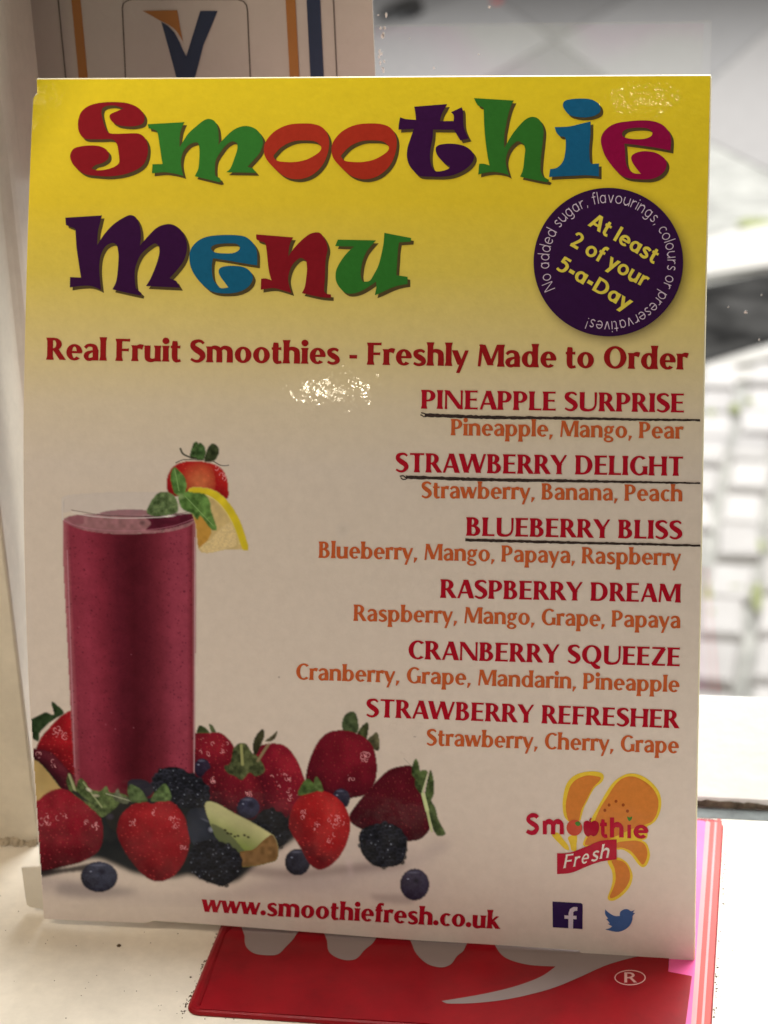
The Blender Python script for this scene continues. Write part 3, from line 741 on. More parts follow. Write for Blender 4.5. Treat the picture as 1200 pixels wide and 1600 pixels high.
# cut edge and back sheet of the front panel
oa = np.array(ol); xo, so = card_uv(oa[:, 0], oa[:, 1]); cx, cs = xo.mean(), 0.105
nx = np.roll(so, -1)-np.roll(so, 1); ns = -(np.roll(xo, -1)-np.roll(xo, 1)); ln = np.hypot(nx, ns)+1e-9; nx /= ln; ns /= ln
sg = np.sign(np.sum(nx*(xo-cx)+ns*(so-cs))); nx *= sg; ns *= sg
lv = []
for out_, off in ((0.0, 0.0), (0.00012, -0.00006), (0.00030, -0.00030), (0.00036, -0.00060)):
    wgt = np.where((nx > 0.7) | (ns > 0.7), 1.0, 0.35)
    lv.append(card_pt(xo+nx*out_*wgt, so+ns*out_*wgt, off))
N = len(ol); V = np.concatenate(lv); F = []
for k in range(3):
    for i in range(N): F.append((k*N+i, k*N+(i+1) % N, (k+1)*N+(i+1) % N, (k+1)*N+i))
adopt(mesh('cut_edge', V, F, M_EDGE), card)
Fb = fill2d([([ol], [])], grid=30.0); Xb, Sb = card_uv(Fb[0][:, 0], Fb[0][:, 1])
adopt(mesh('reverse_side', card_pt(Xb, Sb, -0.00061), Fb[1], M_BACK), card)
# easel back: second leaf hinged at the top fold, and a base leaf between the feet
TR, TL = P1(on_card(-13), 1104, 121), P1(on_card(-13), 64, 127)
yb = 0.0610
def mat_back():
    t = NT('printed reverse'); geo = t.add('ShaderNodeNewGeometry'); nz = t.add('ShaderNodeTexNoise', Scale=28.0, Detail=1.0); t.lk(geo.outputs['Position'], nz.inputs['Vector'])
    rp = t.add('ShaderNodeValToRGB'); el = rp.color_ramp.elements; el[0].position = .38; el[0].color = (.42, .40, .24, 1); el[1].position = .62; el[1].color = (.42, .33, .34, 1)
    e = el.new(.50); e.color = (.50, .18, .28, 1)
    t.lk(nz.outputs[0], rp.inputs['Fac']); t.lk(rp.outputs['Color'], t.b.inputs['Base Color']); t.b.inputs['Roughness'].default_value = .6; return t.m
M_BK2 = mat_back()
def sheet(name, quad, th, m):
    q = [np.array(p, float) for p in quad]; n = np.cross(q[1]-q[0], q[3]-q[0]); n /= np.linalg.norm(n)
    V = q+[p+n*th for p in q]; return adopt(mesh(name, V, [(0, 1, 2, 3), (7, 6, 5, 4), (0, 4, 5, 1), (1, 5, 6, 2), (2, 6, 7, 3), (3, 7, 4, 0)], m), card)
sheet('back_leaf', [(TL[0]+.001, TL[1]+0.0008, TL[2]), (TR[0]-.001, TR[1]+0.0008, TR[2]), (0.078, yb, Z_SILL+0.002), (-0.078, yb, Z_SILL+0.002)], 0.0005, M_BK2)
mu = on_y(0.0021)
# the base leaf: folded lip under the front panel, running back to the rear leaf
lip_t = [(238, 1431), (350, 1437), (480, 1446), (620, 1457), (770, 1466), (904, 1476)]; lip_b = [(238, 1442), (350, 1451.5), (480, 1463), (620, 1475.5), (770, 1486), (914, 1497.5)]
V = []; F = []
for (a, b), (c_, d_) in zip(lip_t, lip_b):
    A_ = P1(on_y(0.0050), a, b); B_ = P1(on_y(0.0040), c_, d_); 
    C_ = B_+np.array([0, 0.0006, -0.0003]); D_ = np.array([B_[0], yb, max(B_[2]-0.0008, Z_SILL+0.0015)]); A2_ = A_+np.array([0, 0.003, 0.0004])
    V += [A2_, A_, B_, C_, D_]
for k in range(len(lip_t)-1):
    for j in range(4): a = 5*k+j; F.append((a, a+5, a+6, a+1))
adopt(mesh('base_leaf', V, F, M_EDGE if False else M_BACK), card)
# locking tab that sticks out on the left
tb = [P1(on_y(0.0052), *q) for q in ((33.5, 1356), (66, 1354.5), (71, 1421), (47, 1417.5), (42, 1414), (39.5, 1400))]
V = tb+[p+np.array([0, 0.0006, 0]) for p in tb]; n = len(tb)
adopt(mesh('locking_tab', V, [tuple(range(n))[::-1], tuple(range(n, 2*n))]+[(i, (i+1) % n, n+(i+1) % n, n+i) for i in range(n)], M_BACK), card)

# ---- title lettering, traced letter by letter
def fr(pts, ox, oy, k): return [((p[0]/k+ox), (p[1]/k+oy)) + tuple(p[2:]) for p in pts]
def sq(s):
    out = []
    for tok in s.split():
        c = tok.endswith('c'); a, b = tok.rstrip('c').split(','); out.append((float(a), float(b), 1) if c else (float(a), float(b)))
    return out
TITLE = [
 ('S', (158, 26, 34), (100, 140, 7.5), ["700,222c 600,188 510,190 455,215 440,270 455,350 485,450 530,508 620,518 830,512 900,525 950,570 980,640 985,720 970,800 930,880 850,940 740,985 620,1010 500,1018 380,1010 260,995 180,950 110,880 75,800 82,740 120,690 200,665 300,655 400,660 480,690 522,740 525,790 500,830 440,865 370,885 325,925c 380,945 460,942 540,925 610,895 645,860 650,820 640,730 625,650 590,595 540,580 450,582 350,582 270,580 220,560 180,500 165,430 170,350 200,270 260,210 350,170 470,150 600,146 720,155 820,185 890,230 935,290 945,340 930,390 890,415 800,432 700,428 620,410 560,370 535,320 545,290 600,262"], []),
 ('m', (62, 134, 48), (220, 160, 6.0), ["65,205c 410,185c 395,215 375,270 365,340 365,420c 440,300 520,225 590,170 640,155 690,175 720,230 730,300 730,380 715,410c 780,340 860,265 930,230 1000,222 1070,245 1120,295 1145,350 1140,410 1110,480 1050,550 1000,605c 1050,618c 1085,660c 800,655c 840,620 880,520 905,440 905,385c 860,365 800,400 745,470 705,540 695,620 700,690c 740,710c 755,740c 735,748c 640,725 505,692c 540,620 550,520 550,430 540,380c 510,375 450,400 400,460 380,530 380,600 400,690c 330,670 230,655 150,660 105,665c 110,580c 205,578c 195,520 180,420 165,320 150,270 110,250 75,245c"], []),
 ('o', (198, 56, 34), (400, 160, 5.0), ["350,165 440,168 510,190 555,240 572,310 560,400 520,490 450,560 370,595 290,598 210,570 130,500 80,440 62,380 75,310 130,240 200,195 270,172"], ["138,425 150,400 205,345 290,305 380,297 460,305 502,335 510,365 480,400 400,445 310,465 220,465 165,455"]),
 ('o', (196, 54, 32), (505.6, 160, 5.0), ["350,165 440,168 510,190 555,240 572,310 560,400 520,490 450,560 370,595 290,598 210,570 130,500 80,440 62,380 75,310 130,240 200,195 270,172"], ["138,425 150,400 205,345 290,305 380,297 460,305 502,335 510,365 480,400 400,445 310,465 220,465 165,455"]),
 ('t', (66, 20, 66), (610, 140, 7.5), ["280,200c 665,170c 640,215 600,290 580,370c 740,368c 745,320 735,290 710,265c 835,208c 850,250 855,400 870,470 900,540 920,572c 820,595c 780,530 745,470c 500,468c 495,560 470,700 465,800 475,870 500,930 540,960c 600,955 680,930 700,895c 650,875 590,820 545,760 530,700 550,660 620,638 740,635 850,655 930,700 975,760 975,820 930,890 850,950 740,1000 620,1020 480,1020 340,1010 270,950 220,880 195,790 200,690 230,590 265,490 275,460c 95,470c 100,400 115,325c 180,345 300,355c 295,290"], []),
 ('h', (58, 124, 42), (730, 140, 7.5), ["80,100c 545,128c 510,200 480,300 455,420 435,540 435,690c 500,570 570,470 660,370 720,330 775,320 830,340 875,400 895,480 885,620 865,800 860,940 890,1020c 960,1060c 940,1085c 800,1060 620,1020c 655,930 670,800 680,700 660,640c 600,605 540,640 485,710 455,800 455,880 490,1010c 440,985 320,965 210,975 130,995c 140,870c 200,870 262,890c 240,780 215,600 200,420 195,280 185,210 125,185"], []),
 ('i', (28, 104, 134), (850, 140, 5.714), ["95,335c 220,330 330,305 415,285c 415,400 405,520 410,640 425,665c 490,660c 490,775c 380,765 250,770 130,775 45,780c 55,710c 120,695 170,640 190,560 195,470 185,425 140,415 110,380", "200,95 280,82 380,82 440,95 490,130 505,180 485,215 420,242 330,248 240,232 200,200 170,150 175,115"], []),
 ('e', (164, 14, 66), (850, 140, 5.714), ["740,285 850,275 960,280 1050,310 1110,370 1135,440 1130,545c 1000,520 850,498 718,482c 725,560 730,640 750,700 800,745 865,752c 830,710 790,650 780,600 820,565 900,550 1000,565 1070,610 1095,660 1080,720 1030,770 950,800 830,800 730,785 660,740 590,660 540,580 512,490 510,430 540,370 600,320 670,295"], ["700,410 705,375 750,350 850,340 930,350 968,385 950,420 890,440 800,442 730,430"]),
 ('m', (62, 18, 62), (90, 320, 5.714), ["70,115c 395,95c 380,160 360,250 355,360c 420,260 500,175 590,115 650,92 700,115 735,190 745,280 735,365c 800,290 880,210 950,178 1020,175 1085,210 1130,270 1155,350 1150,430 1120,510 1060,590 1000,655c 1060,680c 1095,740c 790,725c 830,660 880,540 910,430 905,368c 870,345 810,380 740,450 695,560 690,660 700,745c 750,790c 745,812c 620,785 490,755c 525,680 540,560 545,440 530,360c 490,340 430,370 390,440 375,520 375,620 390,760c 300,725 200,725 110,738c 112,645c 210,650c 190,520 170,380 162,260 155,215 110,195 75,180c"], []),
 ('e', (26, 104, 130), (280, 340, 8.571), ["620,232 760,235 880,255 960,310 1020,390 1045,480 1045,640c 850,610 650,575 455,545c 440,620 440,720 455,820 500,890 560,945 660,935c 620,880 560,800 530,730 545,680 600,655 720,645 850,660 930,700 980,770 985,830 950,900 880,960 780,1000 660,1015 520,1010 420,980 340,920 260,840 190,740 150,640 138,540 150,440 200,360 280,295 380,255 500,238"], ["432,430 440,385 510,355 640,345 760,350 812,390 795,440 720,475 600,480 490,468"]),
 ('n', (150, 24, 34), (390, 340, 8.571), ["90,225c 585,265c 560,310 530,400 520,520c 580,430 680,320 790,230 870,200 940,205 990,260 1030,340 1045,430 1020,560 1010,800 1000,980 1030,1020c 1090,1030c 1090,1075c 950,1065 740,1020 700,1010c 740,930 760,800 770,680 760,580c 690,540 620,580 560,660 525,760 520,860 560,1010c 450,975 320,945 150,965c 155,820c 220,815 295,840c 265,740 245,600 230,450 210,345 150,320 95,290"], []),
 ('u', (56, 126, 44), (510, 340, 8.0), ["145,275c 620,285c 570,340 500,430 455,540 435,640 430,730 455,800c 540,790 600,700 650,600 690,450 715,320 725,190c 850,215 1060,255c 1055,300c 910,310c 895,400 885,560 875,720c 1015,740c 1015,830c 900,850 800,885 680,940 605,970c 625,870 620,800c 520,870 420,925 320,950 240,940 170,880 125,800 115,720 130,640 190,530 270,430 350,360c 240,360 110,355c"], []),
]
M_SHADOW = ink_mat('grey brown drop shadow ink', (92, 74, 40), 0.6)
inkc = {}
for ch, rgb, f_, plus, minus in TITLE:
    key = rgb
    if key not in inkc: inkc[key] = ink_mat('title ink', rgb, 0.52)
    pp = [smooth_poly(fr(sq(s_), *f_)) for s_ in plus]; mm = [smooth_poly(fr(sq(s_), *f_)) for s_ in minus]
    sh = lambda ps: [[(x+4.2, y+4.6) for x, y in p] for p in ps]
    L1 = printed('title_letter', [(pp, mm)], on_card(3), inkc[key], card, grid=16)
    sd = printed('letter_shadow', [(sh(pp), sh(mm))], on_card(2), M_SHADOW, None, grid=16)
    bpy.context.view_layer.update(); sd.parent = L1; sd.matrix_parent_inverse = Matrix.Translation(card.location).inverted()

# ---- lines of lettering
M_DKRED = ink_mat('dark red ink', (142, 22, 22)); M_HEAD = ink_mat('crimson ink', (160, 14, 30)); M_SUB = ink_mat('orange brown ink', (184, 84, 40))
LINES = [
 ("Real Fruit Smoothies - Freshly Made to Order", 72, 562, 1076, 577.5, 34.5, M_DKRED, 172, 80),
 ("PINEAPPLE SURPRISE", 657.5, 638.5, 1068.5, 644.5, 29.5, M_HEAD, 164, 70),
 ("Pineapple, Mango, Pear", 704, 680, 1068, 685.5, 25.5, M_SUB, 158, 74),
 ("STRAWBERRY DELIGHT", 618, 737.5, 1067, 743.5, 30, M_HEAD, 164, 70),
 ("Strawberry, Banana, Peach", 658.5, 778, 1066, 783.5, 25.5, M_SUB, 158, 74),
 ("BLUEBERRY BLISS", 728, 837, 1066, 842.5, 29, M_HEAD, 164, 70),
 ("Blueberry, Mango, Papaya, Raspberry", 497.5, 871.5, 1064, 883.5, 25.5, M_SUB, 158, 74),
 ("RASPBERRY DREAM", 687.5, 934, 1064, 941.5, 29, M_HEAD, 164, 70),
 ("Raspberry, Mango, Grape, Papaya", 552, 970, 1063, 981.5, 25.5, M_SUB, 158, 74),
 ("CRANBERRY SQUEEZE", 638, 1029.5, 1062, 1041, 29, M_HEAD, 164, 70),
 ("Cranberry, Grape, Mandarin, Pineapple", 462.5, 1061.5, 1061.5, 1081.5, 25, M_SUB, 158, 74),
 ("STRAWBERRY REFRESHER", 572, 1120, 1062, 1138, 28.5, M_HEAD, 164, 70),
 ("Strawberry, Cherry, Grape", 666.5, 1164.5, 1060.5, 1177, 25.5, M_SUB, 158, 74),
 ("www.smoothiefresh.co.uk", 314, 1424.5, 782, 1451.5, 27.5, M_HEAD, 176, 84)]
for s_, xa, ya, xb, yb_, cap, m, T, t in LINES:
    printed('printed_line', text_line(s_, xa, ya, xb, yb_, cap, T, t), on_card(3), m, card)

# ---- pen lines ruled under three headings
def mat_pen():
    t = NT('ballpoint ink'); geo = paper_finish(t)
    c = t.add('ShaderNodeRGB'); c.outputs[0].default_value = (*ink(52, 40, 34), 1); t.lk(mottle(t, c.outputs[0], geo, 0.5, 1400.0), t.b.inputs['Base Color']); return t.m
M_PEN = mat_pen()
def pen(pts, w0):
    Q = []
    for i in range(len(pts)-1):
        a, b = np.array(pts[i]), np.array(pts[i+1]); n = max(2, int(np.linalg.norm(b-a)/4))
        for k in range(n): Q.append(a+(b-a)*k/n)
    Q.append(np.array(pts[-1])); n = len(Q)
    return [(ribbon([(q[0]+random.uniform(-.3, .3), q[1]+random.uniform(-.35, .35), w0(i/n)*random.uniform(.8, 1.15)) for i, q in enumerate(Q)], smooth=False), [])]
for pts, wf in (([(664, 648.5), (760, 652), (900, 653.5), (1000, 655.5), (1094, 656.5)], lambda u: 5.6-2.4*u),
                ([(634, 745.5), (760, 749.5), (900, 751.5), (1094, 755)], lambda u: 5.2-2.8*u*u),
                ([(727, 843.5), (880, 847.5), (1000, 850), (1094, 852.5)], lambda u: 4.6-1.4*u)):
    printed('pen_line', pen(pts, wf), on_card(4), M_PEN, card)
printed('pen_line', pen([(658, 645), (663, 645.5), (668, 650), (662, 651), (657, 648)], lambda u: 2.0), on_card(4), M_PEN, card)
printed('pen_line', pen([(625, 744), (630, 743), (636, 748), (630, 749.5), (626, 746)], lambda u: 2.0), on_card(4), M_PEN, card)

# ---- round badge
M_PUR = ink_mat('aubergine ink', (54, 20, 58), 0.65); M_LIL = ink_mat('pale lilac ink', (196, 170, 172)); M_YEL = ink_mat('badge yellow ink', (214, 188, 66))
bx, by, brx, bry = 950.5, 409.5, 116.8, 116.0
badge = printed('badge', [([ell(bx, by, brx, bry, 96)], [])], on_card(3), M_PUR, card, grid=16)
def badge_shadow():
    """the badge's printed soft shadow: strength falls off outwards"""
    cx_, cy_ = bx+7, by+7; V = []; al = []; F = []; nr, na = 8, 72
    for r_ in range(nr+1):
        k = 0.92+0.22*r_/nr
        for a in range(na):
            A_ = 2*math.pi*a/na; V.append((min(cx_+brx*k*math.cos(A_), 1092), cy_+bry*k*math.sin(A_))); al.append(max(0, 1-(max(0, r_-1)/(nr-1)))**1.6*0.62)
    V = np.array(V); Xs, Ss = card_uv(V[:, 0], V[:, 1]); Pq = card_pt(Xs, Ss, 0.00001)
    F = [(r_*na+a, r_*na+(a+1) % na, (r_+1)*na+(a+1) % na, (r_+1)*na+a) for r_ in range(nr) for a in range(na)]
    o = mesh('badge_shadow', Pq, [f[::-1] for f in F], M_ART, None, True); height_attr(o.data, Ss)
    ca = o.data.color_attributes.new('print_colour', 'FLOAT_COLOR', 'POINT'); c = np.zeros((len(V), 4), np.float32); c[:, :3] = ink(60, 44, 30); c[:, 3] = al
    ca.data.foreach_set('color', c.ravel()); bpy.context.view_layer.update(); o.parent = badge
M_ART = mat_art()
badge_shadow()
def sub(o): bpy.context.view_layer.update(); o.parent = badge
sub(printed('badge_lettering', text_arc("No added sugar, flavourings, colours or preservatives!", bx, by, 92.5, -117, 201, 17.5, 62, 62), on_card(4), M_LIL, None))
for s_, xa, ya, xb, yb_ in (("At least", 918, 352, 1022, 412), ("2 of your", 889, 383, 1007, 450), ("5-a-Day", 869, 420, 981, 486)):
    sub(printed('badge_lettering', text_line(s_, xa, ya, xb, yb_, 24 if s_[0] != 'A' else 23.5, 140, 118, True, 0.0), on_card(4), M_YEL, None))

# ---- logo
def z8(s): return fr(sq(s), 800, 1190, 4.615)
M_LY = ink_mat('logo yellow', (232, 178, 52)); M_LO = ink_mat('logo orange', (200, 116, 48)); M_LR = ink_mat('logo red', (172, 22, 44)); M_LW = ink_mat('logo white', (226, 200, 190))
logo_y = ["400,425 372,380 365,300 375,220 400,150 450,100 520,75 600,70 650,85 662,115 645,150 600,185 570,230 545,280 520,330 500,400 490,425 440,440",
          "575,410 600,360 640,290 680,220 730,150 790,105 850,85 920,95 990,135 1050,200 1075,270 1070,350 1040,420 1000,455 975,470 960,560 700,600 520,610 540,520",
          "755,570 830,555 900,560 960,580 985,620 995,680 975,740 945,762 915,745 880,700 850,665 800,635 755,630",
          "690,715 760,690 820,720 855,770 870,830 850,900 800,960 740,1000 700,1000 690,975 710,920 725,860 720,790",
          "288,530 330,512 370,560 402,600 412,635 385,632 350,600", "405,545 465,530 466,600 462,640 430,640 420,600"]
logo_o = ["408,425 388,330 400,240 425,170 470,125 540,100 610,105 640,117 625,145 585,185 560,230 530,290 500,350 480,425 440,430",
          "600,420 640,330 690,250 750,160 810,115 880,108 960,145 1020,200 1055,280 1045,370 1010,430 965,452 900,470 700,560 640,580 530,600 548,540 590,490",
          "757,585 830,572 900,570 950,590 975,640 970,700 945,742 920,720 890,680 850,640 790,620 757,620",
          "720,715 780,712 825,740 850,800 845,860 810,920 760,965 715,985 705,970 735,900 748,840 740,770"]
printed('logo_outline', [([smooth_poly(z8(s_))], []) for s_ in logo_y], on_card(2), M_LY, card, grid=14)
printed('logo_fruit', [([smooth_poly(z8(s_))], []) for s_ in logo_o], on_card(3), M_LO, card, grid=14)
LZ = lambda x, y: (800+x/4.615, 1190+y/4.615)
printed('logo_seeds', [([ell(*LZ(x, y), 2.4, 2.6, 8)], []) for x, y in ((670, 350), (700, 312), (750, 285), (802, 312), (833, 356))], on_card(4), ink_mat('seed ink', (150, 70, 30)), card)
tx = []
for ch, xa, xb in (('S', 100, 195), ('m', 222, 375), ('t', 634, 690), ('h', 706, 806), ('i', 832, 858), ('e', 876, 985)):
    ya = 518+(xa-100)*0.046
    g_ = glyph(ch, 150, 132, True)[1]
    if ch == 'i': g_ = g_[:1]
    xs = [q[0] for a, b in g_ for p in a for q in p]; lo, hi = min(xs), max(xs)
    vs = (138/700.0) if ch in 'S' else 0.195
    tx += comp_map(g_, lambda x, y: LZ(xa+(x-lo)/(hi-lo)*(xb-xa), ya-y*vs))
printed('logo_lettering', tx, on_card(5), M_LR, card)
printed('logo_orange', [([ell(*LZ(450, 476), 12.4, 12.6, 20)], [])], on_card(5), ink_mat('small orange ink', (192, 74, 52)), card)
printed('logo_leaf', [([smooth_poly(z8("455,440 475,430 495,445 485,462 465,460"))], []), ([smooth_poly(z8("832,395 848,402 866,395 862,415 846,428 834,412"))], [])], on_card(6), ink_mat('leaf ink', (70, 120, 45)), card)
printed('logo_apple', [([smooth_poly(z8("515,470 520,435 545,425 568,436 595,424 622,440 628,480 615,520 590,538 568,530 545,540 522,515"))], []), (ribbon([(*LZ(566, 436), 1.6), (*LZ(562, 420), 2), (*LZ(572, 408), 3)]), [])], on_card(5), ink_mat('apple ink', (160, 18, 40)), card)
printed('logo_banner', [([smooth_poly(z8("325,660c 420,655 540,610 640,570 755,560c 755,705c 640,720 540,755 430,800 325,810c"))], [])], on_card(5), M_LR, card)
tx = []
for ch, xa, xb, ya in (('F', 368, 430, 768), ('r', 440, 485, 757), ('e', 497, 552, 738), ('s', 570, 622, 718), ('h', 630, 700, 700)):
    g_ = glyph(ch, 112, 84)[1]; xs = [q[0] for a, b in g_ for p in a for q in p]; lo, hi = min(xs), max(xs)
    tx += comp_map(g_, lambda x, y: LZ(xa+(x-lo)/(hi-lo)*(xb-xa)*0.92+y*0.028, ya-y*0.142-(x/500)*8))
printed('logo_banner_lettering', tx, on_card(6), M_LW, card)
printed('social_square', [([smooth_poly(z8("292,1008c 500,1020c 510,1030c 508,1207c 294,1194c"), n=2)], [])], on_card(3), ink_mat('dark navy ink', (44, 26, 64)), card)
printed('social_letter', [([z8("406,1200 408,1092 418,1062 440,1048 472,1048 471,1074 452,1076 442,1086 440,1203")], []), ([z8("378,1108 466,1111 465,1136 379,1132")], [])], on_card(4), ink_mat('paper coloured ink', (196, 176, 172)), card)
printed('social_bird', [([smooth_poly(z8("672,1065c 700,1090 740,1112 778,1112c 780,1085 805,1066 835,1064 858,1078 886,1068c 870,1090c 889,1091c 870,1112 868,1140 850,1180 815,1210 770,1226 720,1222 671,1208c 700,1202 722,1188c 690,1168c 706,1165c 680,1135c 694,1131c 672,1100"))], [])], on_card(3), ink_mat('blue bird ink', (62, 86, 124)), card)

# ------------------------------------------------------------------ printed picture: glass of smoothie and fruit
STEP = 1.2
AX0, AX1, AY0, AY1 = 38.0, 716.0, 684.0, 1418.0
gx = np.arange(AX0, AX1, STEP); gy = np.arange(AY0, AY1, STEP); GX, GY = np.meshgrid(gx, gy); HH, WW = GX.shape
rgb = np.zeros((HH, WW, 3)); rgb[:] = lin((176, 162, 148)); alp = np.zeros((HH, WW))
def blur(a, r):
    """three box passes"""
    r = max(1, int(round(r/STEP)))
    for _ in range(3):
        for ax in (0, 1):
            p = np.pad(a, [(r, r) if k == ax else (0, 0) for k in range(2)], mode='edge'); c = np.cumsum(p, ax)
            c = np.concatenate([np.zeros_like(np.take(c, [0], ax)), c], ax); n = 2*r+1
            a = (np.take(c, range(n, n+a.shape[ax]), ax)-np.take(c, range(0, a.shape[ax]), ax))/n
    return a
def aa(m):
    p = np.pad(m, 1, mode='edge'); H, W = m.shape
    return (p[1:-1, 1:-1]*4+p[:-2, 1:-1]*2+p[2:, 1:-1]*2+p[1:-1, :-2]*2+p[1:-1, 2:]*2+p[:-2, :-2]+p[2:, 2:]+p[:-2, 2:]+p[2:, :-2])/16
def noise(sc_, seed):
    r = np.random.default_rng(seed); h, w_ = int(HH*STEP/sc_)+3, int(WW*STEP/sc_)+3; g = r.random((h, w_))
    yy = (GY-AY0)/sc_; xx = (GX-AX0)/sc_; i = yy.astype(int); j = xx.astype(int); fy = yy-i; fx = xx-j; fy = fy*fy*(3-2*fy); fx = fx*fx*(3-2*fx)
    return g[i, j]*(1-fy)*(1-fx)+g[i+1, j]*fy*(1-fx)+g[i, j+1]*(1-fy)*fx+g[i+1, j+1]*fy*fx
N3, N6, N14, N30 = noise(2.2, 1), noise(6, 2), noise(14, 3), noise(30, 4)
def over(mask, col):
    """lay colour (array or tuple, linear) with a 0..1 mask"""
    global rgb, alp
    col = np.asarray(col); m3 = mask[..., None]; a_ = alp[..., None]; o_ = m3+a_*(1-m3)
    rgb = np.where(o_ > 1e-6, (col*m3+rgb*a_*(1-m3))/np.maximum(o_, 1e-6), rgb); alp = mask+alp*(1-mask)
def pm_(pts, sm=True): return aa(pip(smooth_poly(pts, n=5) if sm else pts, GX, GY).astype(float))
def PTS(s): return sq(s)
def win_(x0, x1, y0, y1):
    return (slice(max(0, int((y0-AY0)/STEP)), max(0, min(HH, int((y1-AY0)/STEP)+1))), slice(max(0, int((x0-AX0)/STEP)), max(0, min(WW, int((x1-AX0)/STEP)+1))))
def spot(x, y, rx, ry, ang, col, a_, soft=0.6):
    R_ = max(rx, ry)*1.8+1.5; sl = win_(x-R_, x+R_, y-R_, y+R_); X_, Y_ = GX[sl]-x, GY[sl]-y
    if X_.size == 0: return
    c, s = math.cos(ang), math.sin(ang); u = (X_*c+Y_*s)/rx; v = (-X_*s+Y_*c)/ry
    m = np.clip((1+soft-np.sqrt(u*u+v*v))/(2*soft), 0, 1)*a_; m3 = m[..., None]
    rgb[sl] = rgb[sl]*(1-m3)+np.asarray(col)*m3; alp[sl] = np.maximum(alp[sl], m)
def dome(mask, R_):
    h = blur(mask, R_); gy_, gx_ = np.gradient(h); return h, gx_*R_, gy_*R_
def soft_over(poly, R_, col, a_):
    over(np.clip(blur(pip(smooth_poly(poly), GX, GY).astype(float), R_), 0, 1)*a_, lin(col))
def berry_mask_pts(poly, step, jit, seed):
    r = random.Random(seed); xs = [p[0] for p in poly]; ys = [p[1] for p in poly]; out = []; k = 0
    y = min(ys)
    while y < max(ys):
        x = min(xs)+(step/2 if k % 2 else 0)
        while x < max(xs):
            out.append((x+r.uniform(-jit, jit), y+r.uniform(-jit, jit))); x += step
        y += step*0.86; k += 1
    sp = smooth_poly(poly); ins = pip(sp, np.array([p[0] for p in out]), np.array([p[1] for p in out]))
    return [p for p, q in zip(out, ins) if q]
def strawberry(poly, dark, mid, light, seeds=8.5, lx=0.35, ly=-0.8, seed=1, R_=14, shine=(), fleck=0.5):
    poly = PTS(poly); m = pm_(poly); h, dx, dy = dome(m, R_)
    sh = -(dx*lx+dy*ly)*1.3; core = np.clip((h-0.35)/0.6, 0, 1)
    k = np.clip(0.42+sh*0.75+0.10*(N14-0.5)+0.15*(N30-0.5)+0.10*(N3-.5), 0, 1)[..., None]*np.clip(0.35+0.65*core, 0, 1)[..., None]**0.6
    D, M_, L__ = lin(dark), lin(mid), lin(light)
    col = np.where(k < 0.5, D+(M_-D)*(k/0.5), M_+(L__-M_)*((k-0.5)/0.5))
    col = col*0.80*(0.86+0.28*N14[..., None]); over(m, col)
    r = random.Random(seed)
    inner = h
    for (x, y) in berry_mask_pts(poly, seeds, seeds*0.32, seed):
        i = min(HH-1, max(0, int((y-AY0)/STEP))); j = min(WW-1, max(0, int((x-AX0)/STEP)))
        if m[i, j] < 0.5 or inner[i, j] < 0.3: continue
        b = k[i, j, 0]
        spot(x, y+0.3, 2.3, 2.9, 0, tuple(D*0.8+M_*0.2), 0.22)
        if r.random() < fleck: spot(x+r.uniform(-.5, .5), y-1.6, 1.5, 0.8, r.uniform(-.6, .6), tuple(np.clip(L__*1.1+lin((190, 90, 80))*0.15*(0.4+b), 0, 1)), 0.40)
        spot(x, y+0.4, 0.85, 1.2, 0, lin((170, 84, 54))*(0.25+0.9*b), 0.17)
    for (x, y, n_, s_) in shine:
        for q in range(n_):
            a = r.uniform(0, 6.28); rr = s_*math.sqrt(r.random()); hx, hy = x+rr*math.cos(a), y+rr*math.sin(a)
            if q % 3 == 0:      # light caught on the lip of a seed pit
                R__ = r.uniform(1.8, 3.4); a0 = r.uniform(0, 6.28); sp = r.uniform(1.6, 4.2)
                for k_ in range(9): spot(hx+R__*math.cos(a0+sp*k_/8), hy+R__*1.15*math.sin(a0+sp*k_/8), .75, .75, 0, lin((206, 138, 134)), r.uniform(.25, .5))
            else: spot(hx, hy, r.uniform(.6, 1.1), r.uniform(.7, 1.7), r.uniform(0, 3), lin((208, 140, 136)), r.uniform(.15, .42))
def leaf(poly, dark, light, ang=None, seed=0, R_=5):
    poly = PTS(poly); m = pm_(poly); h, dx, dy = dome(m, R_)
    k = np.clip(0.45-(dx*0.5-dy*0.2)*0.9+0.5*(N6-0.5)+0.3*(N3-.5), 0, 1)[..., None]
    over(m, (lin(dark)*(1-k)+lin(light)*k)*(0.62+0.5*N6[..., None]))
    xs = [p[0] for p in poly]; ys = [p[1] for p in poly]
def vein(x0_, y0_, x1_, y1_, col, w_=0.8, a_=0.5):
    n = int(math.hypot(x1_-x0_, y1_-y0_)/1.2)+1
    for i in range(n): t_ = i/n; spot(x0_+(x1_-x0_)*t_, y0_+(y1_-y0_)*t_, w_, w_, 0, lin(col), a_)
def blueberry(x, y, rx, ry, base, hi, seed=0, crown=None):
    t_ = [(x+rx*math.cos(a), y+ry*math.sin(a)) for a in np.linspace(0, 2*math.pi, 25)[:-1]]
    m = pm_(t_, False); u = (GX-x)/rx; v = (GY-y)/ry; nz_ = np.sqrt(np.clip(1-u*u-v*v, 0, 1))
    k = np.clip(0.15+0.35*nz_-0.55*v*0.6+0.18*u+0.35*(N6-.5)+0.3*(N3-.5), 0, 1)[..., None]
    over(m, lin(base)*(1-k)+lin(hi)*0.62*k)
    spot(x-rx*.45, y-ry*.35, 1.6, 1.2, 0, lin((150, 150, 165)), .5); spot(x-rx*.1, y-ry*.75, rx*.35, 1.6, 0, lin((120, 120, 135)), .3)
    if crown: spot(x+crown[0], y+crown[1], 5, 4, 0.3, lin((26, 24, 32)), .8)
